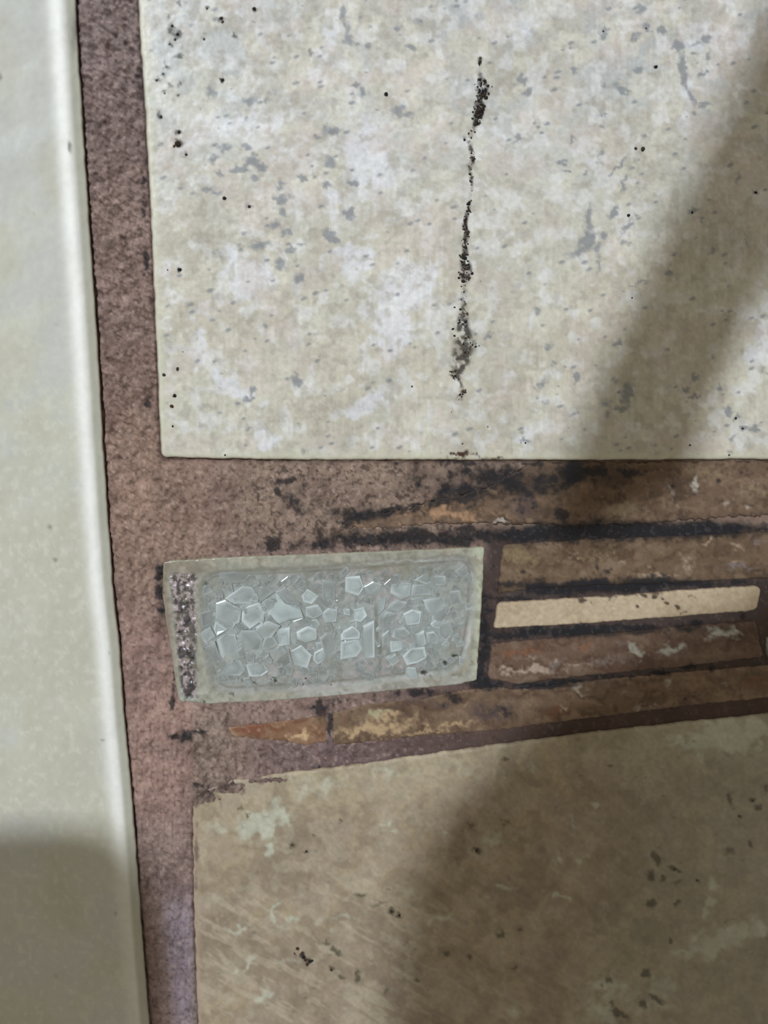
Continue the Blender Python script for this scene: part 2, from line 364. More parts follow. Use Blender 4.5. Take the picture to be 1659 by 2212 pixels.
far_quad(100, -750, 474, -60, -3)
far_quad(150, 2272, 474, 2750, -3)
V = []; F = []; C = []; off = 0
for v, q, c in bed_parts: V.append(v); F.append(q + off); C.append(c); off += len(v)
wall_back = link('wall_back', mesh('wall_back', np.concatenate(V), [np.concatenate(F)], np.concatenate(C)), M_grout, None,
                 'shower wall of cream tiles with a brown stone and glass border set in mouldy brown grout', 'structure')

# ================================================================ big upper tile
FLECK_U = [(505, 75, 5, 7, .8), (447, 19, 6, 5, .8), (478, 42, 6, 10, .95, 25), (440, 84, 5, 6, .8), (549, 20, 5, 8, .8, -25), (545, 42, 6, 8, .5), (480, 172, 5, 5, 1), (672, 115, 8, 9, .6),
    (363, 38, 8, 10, .75), (370, 62, 7, 14, .8), (382, 74, 10, 9, .9), (366, 94, 5, 7, .8), (384, 122, 12, 6, .8, -20), (358, 142, 6, 10, .7, -30), (340, 172, 10, 7, .8), (352, 160, 6, 9, .7), (365, 185, 7, 10, .75),
    (358, 200, 8, 5, .7), (388, 182, 6, 7, .7), (386, 206, 6, 5, .7), (385, 5, 7, 6, .8), (346, 250, 6, 8, .85), (387, 285, 6, 6, .9), (383, 312, 11, 9, 1), (402, 334, 5, 5, .7), (385, 582, 4, 4, 1), (418, 160, 5, 5, .5)]
GREYS = [(458, 200, 9, 16, .5, -15), (540, 220, 16, 12, .6), (535, 250, 10, 6, .4), (590, 200, 16, 5, .4, -10), (575, 217, 7, 4, .4), (487, 320, 13, 7, .7), (533, 316, 8, 7, .6), (459, 344, 9, 10, .6), (516, 365, 17, 6, .85), (545, 348, 14, 12, .6, 40), (473, 371, 8, 6, .6), (549, 384, 7, 6, .6),
    (566, 360, 14, 6, .6), (450, 410, 14, 5, .5, -20), (470, 418, 12, 6, .6), (606, 397, 10, 9, .7), (606, 431, 10, 8, .8), (625, 427, 8, 4, .5), (610, 460, 8, 9, .7), (594, 488, 13, 8, .75), (654, 387, 9, 5, .7, -25), (705, 401, 8, 6, .7), (764, 392, 12, 6, .8, -15), (712, 350, 12, 11, .6),
    (718, 284, 20, 8, .6, -10), (690, 293, 14, 5, .5), (710, 275, 7, 8, .5), (757, 462, 10, 12, .75, 25), (539, 445, 8, 5, .6), (718, 512, 24, 8, .75, 42), (620, 500, 12, 7, .6), (560, 530, 26, 10, .5, -10), (625, 540, 9, 8, .7), (605, 570, 11, 14, .65), (648, 602, 12, 9, .65), (470, 548, 20, 14, .3), (650, 530, 10, 4, .5),
    (740, 25, 9, 10, .6), (750, 60, 8, 20, .5), (755, 90, 12, 14, .6), (770, 185, 12, 6, .7, -10), (783, 200, 8, 8, .6), (800, 60, 6, 4, .4), (860, 62, 9, 6, .6), (887, 103, 11, 5, .7, 15), (797, 100, 6, 5, .5), (905, 48, 12, 8, .4), (860, 240, 14, 12, .65, 40), (880, 250, 14, 6, .6), (715, 283, 18, 8, .5),
    (1130, 172, 8, 10, .7, -40), (1142, 198, 8, 5, .7, -20), (1110, 180, 14, 9, .35), (1304, 70, 9, 13, .75), (1238, 148, 10, 6, .6), (1305, 185, 9, 5, .65, -20), (1345, 196, 12, 6, .8, 40), (1330, 180, 14, 6, .4), (1302, 248, 9, 5, .7, -15), (1302, 274, 8, 5, .5), (1118, 296, 9, 5, .7, -35), (1216, 350, 10, 5, .7), (1225, 374, 10, 4, .6), (1265, 374, 7, 6, .5), (1236, 300, 6, 9, .5),
    (1365, 80, 7, 10, .6, 30), (1378, 150, 10, 7, .65), (1395, 60, 8, 8, .8, -40), (1375, 83, 5, 9, .7, 30), (1385, 20, 14, 16, .55, 10), (1430, 66, 8, 10, .7), (1465, 102, 9, 12, .7), (1473, 140, 8, 20, .7, -8), (1478, 170, 8, 16, .7, -12), (1495, 210, 7, 14, .6, -25), (1524, 84, 10, 8, .7), (1528, 120, 6, 16, .5), (1520, 157, 14, 4, .6, -25), (1522, 228, 16, 5, .6, -15), (1500, 95, 20, 5, .4),
    (1392, 296, 8, 5, .7, -25), (1335, 362, 26, 3.5, .85, -48), (1355, 385, 14, 4, .6, -48), (1345, 405, 6, 8, .7), (1327, 458, 6, 14, .7, 22), (1273, 470, 9, 34, .55, 3), (1268, 520, 14, 22, .6, 25), (1245, 548, 22, 12, .5, -20), (1304, 510, 7, 10, .65), (1290, 535, 14, 8, .5), (1290, 570, 5, 26, .4), (1355, 490, 5, 28, .5, 35), (1350, 525, 7, 10, .5), (1370, 468, 20, 3, .4, -20), (1300, 330, 5, 12, .5, 25), (1297, 350, 6, 5, .5),
    (640, 824, 12, 9, .75, 15), (640, 808, 5, 8, .5), (535, 863, 13, 5, .75, -5), (545, 846, 7, 8, .6), (538, 926, 7, 3, .6), (658, 976, 5, 7, .7), (1055, 722, 10, 4, .6, -35), (575, 707, 8, 5, .6, -20), (1160, 675, 10, 8, .5), (1185, 748, 9, 5, .5), (1247, 816, 6, 9, .7, 30), (1168, 830, 6, 18, .5, 35), (1197, 783, 8, 5, .6, -15), (1240, 892, 10, 4, .7, -30), (1135, 955, 12, 4, .7, -15), (1180, 868, 6, 8, .4),
    (1355, 850, 12, 22, .6, 10), (1345, 880, 20, 7, .55, -10), (1310, 870, 14, 9, .45), (1332, 822, 18, 5, .4), (1500, 820, 7, 8, .7), (1478, 840, 8, 8, .6), (1495, 858, 18, 3.5, .6, -20), (1553, 838, 5, 9, .65), (1575, 888, 8, 9, .7), (1590, 903, 10, 4, .7, -45), (1605, 926, 8, 4, .8), (1628, 926, 8, 4, .8), (1580, 945, 6, 6, .6), (1575, 978, 6, 5, .7), (1648, 800, 7, 9, .5), (1498, 243, 7, 5, .6), (1495, 458, 9, 5, .8, -15), (1513, 475, 7, 6, .5), (1536, 540, 6, 7, .6), (1447, 586, 6, 9, .6), (1632, 415, 7, 6, .7), (1595, 385, 8, 12, .5, 20), (1615, 520, 10, 14, .35), (1380, 610, 22, 3, .5, -25), (1332, 740, 7, 9, .5), (1310, 900, 10, 5, .5)]
CLOUDS = [(540, 270, 80, 22, .7, -15), (700, 120, 22, 90, .6, 30), (800, 340, 50, 75, .95, -5), (770, 300, 40, 50, .6), (880, 620, 60, 70, .9, 30), (850, 700, 50, 60, .8), (765, 560, 40, 35, .8), (790, 880, 42, 22, 1, -25), (570, 940, 32, 26, .95, 30), (520, 600, 50, 55, .75), (430, 750, 16, 40, .8), (500, 830, 40, 24, .8, 20),
          (560, 870, 25, 15, .5), (420, 300, 50, 20, .5), (600, 350, 30, 20, .4), (1120, 50, 40, 60, .5), (1085, 70, 50, 20, .3), (1560, 90, 90, 60, .55), (1485, 245, 18, 50, .8, -15), (1480, 200, 20, 30, .5), (1260, 330, 30, 60, .45), (1090, 300, 60, 30, .3), (1130, 770, 30, 18, .35), (650, 460, 34, 22, .35), (720, 430, 28, 26, .7), (350, 580, 16, 26, .5), (920, 900, 40, 18, .4), (1145, 940, 40, 20, .55), (1640, 730, 28, 90, .6, 10), (850, 150, 30, 50, .4), (1160, 580, 30, 50, .3), (1520, 185, 30, 14, .5)]
TANS = [(590, 60, 60, 26, .6), (580, 100, 40, 18, .5, -50), (630, 40, 24, 24, .5), (550, 330, 46, 50, .35), (860, 200, 40, 60, .3), (680, 600, 50, 40, .35), (640, 150, 16, 60, .35, 35), (1000, 430, 90, 50, .3), (1100, 480, 50, 30, .4), (1280, 250, 40, 50, .3), (480, 420, 60, 40, .3), (800, 480, 60, 30, .35), (1000, 250, 20, 60, .2), (900, 860, 50, 30, .3), (1100, 740, 40, 26, .4), (500, 740, 60, 30, .25)]
GREENS = [(1210, 970, 50, 26, .6), (1170, 985, 30, 14, .4), (384, 945, 8, 6, .6), (384, 962, 5, 4, .5), (440, 955, 12, 5, .5), (388, 820, 6, 9, .3), (1360, 860, 40, 40, .2), (1500, 560, 80, 80, .15)]
def c_upper(x, y, d):
    n = x.size
    a = fbm(x, y, 150, 31); b = fbm(x, y, 45, 32); f = fbm(x, y, 14, 33)
    c = np.repeat(lin('C5C1B0')[None], n, 0)
    c = mix(c, lin('BDBFBB'), ss(700, 50, y) * .9)
    c = mix(c, lin('B0B1AF'), ss(400, -50, y) * ss(700, 1000, x) * .6)
    c = mix(c, lin('BDB4A0'), ss(.48, .68, a) * .45)
    c = mix(c, lin('D2CEBC'), ss(.50, .34, b) * .5)
    k = blobs(x + (b - .5) * 50, y + (fbm(x, y, 45, 38) - .5) * 50, CLOUDS); k = ss(.14, .55, k + (f - .5) * .45)
    c = mix(c, lin('D9D9DA'), k * .8)
    c = mix(c, lin('BBAFA0'), blobs(x + (f - .5) * 30, y, TANS) * .75)
    c = mix(c, lin('D9D8D4'), ss(.52, .78, fbm(x, y, 28, 34)) * .6)
    c = mix(c, lin('A9A293'), ss(.55, .80, fbm(x, y, 20, 35)) * .5)
    c = mix(c, lin('C9BBB0'), ss(.58, .76, fbm(x, y, 60, 36)) * .35)
    c = c * (1 + (fbm(x, y, 7, 37, 3, .6) - .5) * .22)[:, None] * (1 + (fbm(x, y, 75, 49, 3) - .5) * .14)[:, None]
    st = (fbm(x, y, 5, 39, 2, .5, 46) - .5) * ss(.4, .6, fbm(x, y, 170, 40))     # faint vertical brushing in the glaze
    c = c * (1 + st * .12)[:, None]
    wx = x + (fbm(x, y, 10, 41) - .5) * 14; wy = y + (fbm(x, y, 10, 42) - .5) * 14
    g = blobs(wx, wy, [(b_[0], b_[1], b_[2] * 1.15, b_[3] * 1.25) + tuple(b_[4:]) for b_ in GREYS])
    rx = _flecks(x, y, 43)
    g = np.maximum(g, rx * .62)
    c = mix(c, lin('808488'), ss(.12, .50, g + (fbm(x, y, 7, 44) - .5) * .25) * .78)
    c = mix(c, lin('8E9478'), blobs(x, y, GREENS) * .6)
    q = blobs(wx, wy, [(b_[0], b_[1], b_[2] * 1.25, b_[3] * 1.25) + tuple(b_[4:]) for b_ in FLECK_U])
    c = mix(c, lin('3A3A34'), ss(.30, .8, q + (fbm(x, y, 6, 45) - .5) * .3) * .85)
    # the mould streak's brown halo on the glaze
    s = streak(x, y)
    c = mix(c, lin('75695D'), ss(.06, .6, s) * .6 * ss(.30, .6, fbm(x, y, 10, 46)))
    c = mix(c, lin('38342F'), ss(.15, .6, s * ss(.18, .62, fbm(x, y, 9, 47))) * .85)
    # dirty rim with pale glazed edge
    c = mix(c, lin('C9C6AE'), ss(26, 6, d) * .6)
    c = mix(c, lin('6E5546'), ss(4, 0, d) * .65)
    br = blobs(x, y, [(1000, 980, 60, 16, .9), (985, 990, 26, 8, .9), (860, 992, 14, 5, .9), (1060, 990, 60, 6, .8), (320, 350, 7, 50, .4), (345, 870, 5, 60, .35)])
    c = mix(c, lin('4A332A'), ss(.5, .8, br * .8 + (fbm(x, y, 7, 48) - .5) * .7))
    return c
def _flecks(x, y, seed):
    """sparse short slanted flecks printed in the glaze"""
    u = (x * .94 - y * .34) / 26; v = (x * .34 + y * .94) / 17
    iu = np.floor(u); iv = np.floor(v); best = np.zeros_like(x)
    for du in (-1, 0, 1):
        for dv in (-1, 0, 1):
            cu = iu + du; cv = iv + dv
            on = _hash(cu, cv, seed) > .90
            px = cu + .2 + .6 * _hash(cu, cv, seed + 1); py = cv + .2 + .6 * _hash(cu, cv, seed + 2)
            r = .14 + .2 * _hash(cu, cv, seed + 3)
            w = np.exp(-(((u - px) / r) ** 2 + ((v - py) / (r * .8)) ** 2)) * on
            best = np.maximum(best, w)
    return best
STREAK = [(1037, 128, 5, .8), (1035, 150, 4, .2), (1040, 172, 9, .6), (1042, 185, 16, 1), (1044, 200, 13, 1), (1036, 215, 8, .8), (1037, 228, 13, 1), (1034, 245, 10, 1), (1031, 258, 8, .9), (1026, 275, 9, .45), (1018, 292, 8, .5), (1013, 305, 7, .5), (1018, 325, 5, .9), (1021, 345, 5, .95), (1014, 358, 8, 1),
          (1014, 368, 4, .4), (1017, 384, 5, .95), (1020, 402, 2, .6), (1016, 430, 4, .25), (1014, 450, 4, .6), (1009, 464, 5, .9), (1004, 487, 5, 1), (1009, 501, 6, 1), (1004, 525, 6, 1), (1006, 545, 8, .7), (1003, 560, 9, 1), (1008, 580, 12, 1), (1006, 597, 12, .95), (1005, 615, 9, .4), (1002, 640, 10, .35),
          (1002, 662, 9, .55), (1000, 685, 12, .9), (998, 705, 14, 1), (1004, 720, 22, .7), (1004, 740, 24, .8), (1000, 760, 24, .85), (995, 778, 24, .9), (990, 795, 18, .8), (982, 810, 12, .8), (996, 830, 4, .5), (999, 845, 7, 1), (992, 858, 10, .5)]
def streak(x, y):
    ys = np.array([q[1] for q in STREAK]); xc = np.interp(y, ys, [q[0] for q in STREAK]); w = np.interp(y, ys, [q[2] for q in STREAK]); s = np.interp(y, ys, [q[3] for q in STREAK])
    s = s * ss(118, 128, y) * ss(872, 862, y)
    return s * np.exp(-((x - xc) / w) ** 2)
def r_upper(x, y, d): return (fbm(x, y, 120, 51, 2) - .5) * 5 + (fbm(x, y, 24, 52, 3) - .5) * 1.6 + (fbm(x, y, 6, 53, 2) - .5) * .5

xs = axis(250, 286, 1700, 2520, 3.0); ys = axis(-720, -30, 1006, 1012, 3.0)
tile_upper = slab('tile', UPPER, xs, ys, 11, 9, c_upper, M_tile, wall_back, r_upper, ragged=1.2, rag_s=22,
                  label='cream mottled tile with a black mould streak down its middle', seed=3)

# ================================================================ big lower tile
L_PALE = [(570, 1780, 48, 24, .95, -12), (600, 1755, 34, 24, .7), (590, 1830, 12, 16, .7), (1560, 1590, 80, 34, .95, -4), (1480, 1608, 34, 14, .7), (1640, 1570, 30, 20, .7), (1640, 1610, 20, 20, .5), (1560, 2030, 90, 26, .85, -22), (1490, 2055, 40, 10, .8, -8), (1640, 2000, 40, 20, .6), (1530, 1965, 20, 18, .7, -35), (1537, 1912, 12, 16, .55, 30),
          (590, 1965, 12, 26, .7, 40), (570, 2150, 30, 14, .6, -40), (740, 1985, 60, 14, .45, -5), (620, 1990, 40, 8, .5, -10), (510, 2010, 30, 10, .45), (950, 1988, 30, 7, .65, -38), (1100, 1920, 50, 10, .4, -8), (1200, 1855, 14, 14, .6, -40), (1260, 1850, 14, 8, .5), (1287, 1740, 8, 8, .8), (1146, 1652, 12, 14, .5), (1240, 1775, 10, 14, .5),
          (1215, 1932, 9, 9, .7), (1385, 1740, 12, 8, .4), (1060, 1810, 30, 20, .35), (1320, 2130, 60, 30, .6), (1300, 2190, 50, 30, .6), (1440, 2130, 50, 20, .5), (1400, 2170, 60, 30, .4), (480, 2180, 60, 20, .2), (850, 1668, 60, 16, .35), (700, 1700, 80, 24, .35), (1010, 1670, 60, 20, .2), (1120, 2190, 20, 30, .4), (530, 2090, 30, 8, .5, -35), (620, 2080, 30, 9, .4, -35), (470, 1790, 30, 12, .5), (845, 1800, 16, 7, .5), (838, 1778, 8, 6, .8), (950, 1802, 8, 5, .6)]
L_DARK = [(1030, 1838, 9, 7, .9, 20), (1092, 1642, 9, 5, .8), (1317, 1653, 7, 4, .7), (1575, 1725, 5, 12, .8), (1655, 1700, 6, 6, .8), (1625, 1730, 5, 5, .9), (1639, 1745, 7, 5, .9), (1596, 1763, 5, 4, .8), (1621, 1825, 5, 7, .8), (1574, 1838, 14, 10, .5), (1415, 1855, 8, 12, .9, -30), (1457, 1878, 14, 4, .9, 10), (1404, 1888, 6, 12, .7), (1408, 1895, 5, 5, .8), (1428, 1898, 10, 5, .6, -45), (1463, 1905, 9, 10, .6),
          (1506, 1902, 4, 4, .8), (1404, 1950, 9, 10, .8), (1461, 1950, 5, 8, .7), (1447, 2030, 5, 5, .8), (1016, 2066, 4, 4, .6), (1110, 2095, 8, 5, .7), (1395, 2100, 10, 9, .8), (1312, 2116, 7, 6, .75), (1300, 2130, 5, 5, .6), (1338, 2190, 20, 6, .8, 30), (1390, 2170, 8, 10, .8), (1420, 2160, 20, 6, .8, 30), (1320, 2165, 5, 8, .7), (1082, 2019, 5, 5, .6), (1127, 2005, 5, 6, .6), (1018, 1780, 14, 6, .5),
          (780, 1934, 16, 5, .6), (846, 1970, 6, 7, .85), (863, 1978, 5, 6, .8), (820, 1952, 20, 4, .5, -20), (875, 2040, 4, 10, .4), (705, 2036, 5, 4, .7), (728, 2058, 14, 6, .75, 35), (716, 2096, 6, 5, .8), (738, 2108, 6, 5, .7), (770, 2110, 6, 14, .7), (965, 2060, 7, 7, .7), (1015, 2066, 7, 5, .6), (900, 2120, 6, 6, .7), (985, 2110, 14, 10, .3), (835, 2140, 5, 10, .5), (1078, 2020, 5, 5, .6), (1100, 1900, 5, 5, .4), (1570, 1990, 5, 5, .4),
          (535, 1766, 4, 4, .7), (518, 1745, 4, 4, .6), (631, 1826, 5, 4, .8), (662, 1840, 4, 4, .8), (734, 1775, 4, 4, .6), (678, 1807, 4, 3, .5), (640, 1812, 6, 3, .4), (1400, 2030, 24, 20, .25), (1600, 1780, 20, 10, .3), (1090, 1775, 12, 6, .5), (840, 1920, 5, 5, .5)]
def c_lower(x, y, d):
    n = x.size
    a = fbm(x, y, 170, 61); b = fbm(x, y, 50, 62); f = fbm(x, y, 15, 63)
    c = np.repeat(lin('A8987E')[None], n, 0)
    c = mix(c, lin('9A8A76'), ss(.45, .65, a) * .8)
    c = mix(c, lin('B3A68A'), ss(1800, 1660, y - (x - 700) * -.13) * .8)
    c = mix(c, lin('A49684'), ss(.5, .75, b) * .55)
    c = mix(c, lin('857765'), ss(.5, .30, b) * .45)
    c = mix(c, lin('A2A492'), ss(1150, 1600, x) * .35)
    # combed diagonal veins in the glaze
    u = x * .85 + y * .5; v = y * .85 - x * .5
    w = fbm(u + 20 * b, v, 60, 64, 3, .5, 13)
    c = mix(c, lin('BEB299'), ss(.56, .74, w) * .42 * ss(1850, 1950, y + (b - .5) * 100) * ss(1200, 900, x))
    c = mix(c, lin('B4A892'), ss(.60, .76, fbm(x, y, 26, 65, 3)) * .4)
    wx = x + (fbm(x, y, 24, 66) - .5) * 40; wy = y + (fbm(x, y, 24, 67) - .5) * 36
    k = blobs(wx, wy, L_PALE)
    c = mix(c, lin('BFC0AC'), ss(.12, .6, k + (f - .5) * .35) * .8)
    c = c * (1 + (fbm(x, y, 6, 68, 3, .6) - .5) * .24)[:, None] * (1 + (f - .5) * .2)[:, None]
    g = blobs(x, y, [(1400, 2010, 50, 40, .6), (1350, 2060, 30, 30, .5), (1420, 2130, 60, 20, .4), (1600, 1700, 60, 60, .3), (1430, 1900, 60, 60, .3)])
    c = mix(c, lin('6F7560'), g * .55)
    wx = x + (fbm(x, y, 9, 69) - .5) * 12; wy = y + (fbm(x, y, 9, 70) - .5) * 12
    q = np.maximum(blobs(wx, wy, [(b_[0], b_[1], b_[2] * 1.2, b_[3] * 1.25) + tuple(b_[4:]) for b_ in L_DARK]), _flecks(x, y, 71) * .40 * ss(.5, .6, a))
    c = mix(c, lin('4C4A38'), ss(.14, .6, q) * .8)
    q = blobs(wx, wy, [(643, 2050, 4, 5, 1), (654, 2064, 7, 10, 1, 20), (668, 2078, 9, 6, 1, 25), (636, 2062, 3, 3, .8)])
    c = mix(c, lin('2A2418'), ss(.35, .7, q) * .9)
    c = mix(c, lin('A8917F'), ss(14, 3, d) * ss(470, 440, x) * .7)
    # grout haze where the joint was smeared over the corner
    hz = blobs(x, y, [(430, 1720, 50, 30, 1), (470, 1700, 60, 20, 1), (560, 1684, 60, 9, .8), (424, 1850, 5, 120, .6)])
    c = mix(c, lin('7D6B5F'), ss(.3, .8, hz + (f - .5) * .9))
    return c
def r_lower(x, y, d):
    u = x * .85 + y * .5; v = y * .85 - x * .5
    return (fbm(x, y, 120, 72, 2) - .5) * 5 + (fbm(u, v, 60, 73, 3, .5, 14) - .5) * 2.6 + (fbm(x, y, 8, 74, 2) - .5) * .7
xs = axis(396, 408, 1700, 2520, 3.0); ys = axis(1440, 1530, 2260, 2720, 3.0)
tile_lower = slab('tile', LOWER, xs, ys, 7, 6, c_lower, M_tile, wall_back, r_lower, ragged=1.6, rag_s=16,
                  label='beige mottled tile below the border, in shade', seed=4)

# ================================================================ stone strips of the border
def c_stone(seed, base, dark, pale, extra=None, marks=None, rim=True):
    def f_(x, y, d):
        n = x.size
        a = fbm(x, y, 60, seed); b = fbm(x, y, 20, seed + 1); f = fbm(x, y, 6, seed + 2, 3)
        u = x + 40 * (a - .5); v = y + 30 * (b - .5)
        w = fbm(u, v, 70, seed + 3, 4, .55, 20)
        c = np.repeat(lin(base)[None], n, 0)
        c = mix(c, lin(dark), ss(.48, .18, w) * .6)
        c = mix(c, lin(pale), ss(.55, .85, w) * .55)
        c = mix(c, lin(pale), ss(.60, .90, b) * .4)
        c = mix(c, lin(dark), ss(.36, .12, fbm(x, y, 13, seed + 4)) * .45)
        if extra: 
            for colr, L in extra: c = mix(c, lin(colr), ss(.2, .8, blobs(u, v, L) + (f - .5) * .4))
        c = c * (.88 + .24 * f)[:, None]
        c = mould_paint(c, x, y, .95)
        if marks: c = mix(c, lin('28272A'), ss(.3, .8, blobs(x, y, marks) + (f - .5) * .5) * .85)
        if rim: c = mix(c, lin('3A2C25'), ss(4, 0, d) * .6)
        return c
    return f_
def r_stone(x, y, d): return (fbm(x, y, 30, 81, 2) - .5) * 2 + (fbm(x, y, 8, 82, 3) - .5) * 1.6
def sgrid(p, step, pad=6):
    p = np.array([q[:2] for q in p]); x0, y0 = p.min(0) - pad; x1, y1 = p.max(0) + pad
    return axis(x0, x0, min(x1, 1725), x1, step), axis(y0, y0, y1, y1, step)
def strip(poly, top, er, colour, mat, label, rag=1.8, seed=5, name='stone_strip'):
    xs, ys = sgrid(poly, 2.5)
    return slab(name, poly, xs, ys, top, er, colour, mat, wall_back, r_stone, ragged=rag, rag_s=9, base=-9, label=label, seed=seed)
strip(STRIP_TOP, .4, 3, c_stone(100, '705C4B', '4A3A2F', '8E7660', [
    ('A98668', [(960, 1105, 46, 14, .9), (1010, 1112, 40, 10, .7), (880, 1120, 30, 10, .5), (1100, 1110, 50, 14, .4)]),
    ('584945', [(1140, 1090, 30, 40, .7), (850, 1128, 60, 8, .5)]),
    ('B3A99C', [(1085, 1128, 24, 3, .9), (1490, 1050, 14, 14, .8), (1440, 1060, 12, 20, .4), (1560, 1090, 20, 12, .5), (1610, 1105, 12, 10, .5), (1640, 1040, 16, 14, .4)]),
    ('8A7860', [(1350, 1100, 60, 30, .8), (1500, 1020, 60, 20, .6), (1450, 1090, 40, 20, .5), (1620, 1060, 60, 30, .5)])],
    [(1552, 1038, 8, 7, 1), (1454, 1050, 7, 5, 1), (1500, 1010, 5, 6, .6), (1600, 1022, 9, 8, .6), (1458, 1012, 9, 7, .5), (1340, 1015, 12, 8, .8)]), M_stone,
    'brown marbled stone strip directly under the upper tile, black with mould at its left', rag=4.5)
strip(STRIP_2, 1.2, 4, c_stone(120, '6F5B48', '4A3A2D', '8B7762', [
    ('A8937C', [(1350, 1215, 14, 10, .5), (1420, 1238, 60, 7, .6, -10), (1500, 1250, 30, 10, .4), (1590, 1212, 12, 8, .7), (1525, 1172, 10, 8, .6), (1590, 1175, 12, 8, .6), (1240, 1200, 60, 20, .4), (1490, 1220, 20, 12, .5)]),
    ('857558', [(1125, 1200, 40, 26, .7), (1300, 1200, 60, 20, .5)]),
    ('7B6F6C', [(1600, 1225, 40, 14, .6), (1640, 1170, 30, 10, .5)])],
    [(1130, 1235, 7, 8, .8), (1290, 1225, 7, 8, .8), (1310, 1235, 9, 8, .8), (1100, 1262, 40, 10, .8), (1170, 1266, 50, 9, .95), (1250, 1262, 50, 10, .95), (1285, 1180, 20, 6, .5), (1180, 1176, 30, 4, .6), (1640, 1232, 22, 4, .6)]), M_stone,
    'brown marbled stone strip second from the top of the border, above the cream strip', seed=6)
def c_cream(x, y, d):
    n = x.size; a = fbm(x, y, 40, 140); f = fbm(x, y, 9, 141)
    c = np.repeat(lin('BCA98E')[None], n, 0)
    c = mix(c, lin('AF9B80'), ss(.4, .7, a) * .7)
    c = mix(c, lin('C9B99C'), ss(.5, .75, f) * .45)
    c = c * (1 + (fbm(x, y, 5, 142, 2) - .5) * .22)[:, None]
    w = blobs(x + (f - .5) * 8, y + (f - .5) * 6, [(1257, 1298, 12, 9, .9), (1390, 1286, 8, 6, 1), (1413, 1290, 9, 7, .95), (1430, 1293, 5, 4, 1), (1440, 1302, 7, 5, 1), (1463, 1312, 5, 6, 1), (1376, 1308, 5, 4, .9), (1418, 1282, 20, 4, .8), (1280, 1304, 6, 5, .6), (1340, 1310, 4, 5, .5), (1490, 1286, 12, 5, .6), (1500, 1288, 6, 6, .6),
        (1310, 1288, 30, 5, .8), (1360, 1284, 40, 5, .8), (1480, 1324, 20, 6, .6), (1350, 1342, 16, 5, .6), (1440, 1336, 20, 5, .6), (1255, 1345, 8, 5, .6), (1290, 1346, 14, 5, .6), (1068, 1350, 6, 5, .5), (1320, 1296, 4, 12, .6)])
    c = mix(c, lin('3E352A'), ss(.35, .75, w + (fbm(x, y, 6, 143) - .5) * .5) * .9)
    c = mix(c, lin('6B5745'), ss(3, 0, d) * .6)
    return c
strip(STRIP_CREAM, 2.5, 5, c_cream, M_cream, 'narrow pale cream strip with rounded ends, speckled with mould', rag=1.2, seed=7)
strip(STRIP_4, 1.6, 4, c_stone(160, '6E5849', '503A2E', '8A7766', [
    ('A8A596', [(1385, 1405, 26, 12, .9, 20), (1455, 1400, 36, 12, .8, -12), (1565, 1368, 40, 13, 1, 5), (1600, 1362, 20, 9, .7)]),
    ('A89584', [(1155, 1445, 40, 10, .95, 5), (1110, 1450, 24, 8, .7), (1200, 1418, 30, 6, .5), (1250, 1440, 60, 8, .5, -8), (1140, 1425, 26, 8, .5)]),
    ('7F5842', [(1130, 1408, 60, 9, .8, -10), (1270, 1395, 30, 6, .7), (1480, 1390, 30, 10, .4)]),
    ('7C7068', [(1200, 1430, 26, 12, .6), (1340, 1390, 30, 10, .5), (1320, 1425, 60, 8, .6)])],
    [(1130, 1482, 40, 5, 1), (1180, 1474, 30, 4, .8), (1590, 1400, 10, 8, .3)]), M_stone,
    'brown marbled stone strip under the cream strip, with pale grey swirls', seed=8)
strip(STRIP_B1, .3, 4, c_stone(180, '86664F', '6B4936', 'A88D70', [
    ('7F5440', [(560, 1572, 60, 7, .9, -6), (520, 1580, 30, 8, .7)]),
    ('C3A67F', [(650, 1592, 34, 10, .9, -10), (670, 1574, 24, 6, .6), (620, 1590, 24, 6, .5)])], rim=False), M_stone,
    'short reddish brown stone strip at the bottom left, half hidden under grout', rag=3.0, seed=9)
strip(STRIP_B2, .5, 3, c_stone(200, '77624F', '523F32', '937C65', [
    ('B49A78', [(800, 1570, 90, 16, .9, -6), (900, 1580, 100, 6, .6, -8), (990, 1562, 60, 7, .6, -8), (830, 1545, 40, 10, .7, -20), (1000, 1520, 26, 10, .4)]),
    ('A9A080', [(815, 1542, 36, 8, .8, -15)]),
    ('5A4B46', [(1060, 1535, 60, 20, .85), (950, 1515, 50, 10, .6), (1110, 1515, 40, 12, .5), (880, 1522, 60, 7, .6)]),
    ('76523D', [(1220, 1535, 46, 12, .6), (745, 1545, 14, 14, .5), (1640, 1470, 60, 12, .5), (760, 1530, 10, 10, .4)]),
    ('A49A8A', [(1265, 1495, 22, 7, .8), (1445, 1480, 12, 14, .6, 30), (1230, 1530, 8, 7, .7), (1375, 1525, 14, 10, .6, -30), (1330, 1505, 10, 8, .5), (1560, 1475, 12, 6, .4), (1400, 1530, 30, 5, .4)])],
    [(975, 1512, 14, 11, .5), (1480, 1510, 6, 5, .7), (1540, 1492, 4, 12, .6), (1090, 1545, 16, 8, .6), (760, 1537, 4, 4, .8), (1300, 1545, 10, 4, .5)], rim=False), M_stone,
    'long brown mottled stone strip along the bottom of the border', rag=2.0, seed=10)
strip(STRIP_R4, 1.6, 4, c_stone(220, '9EA092', '7C7768', 'B5B8AA'), M_stone, 'pale grey green stone strip cut off by the right edge of the photo', seed=11)

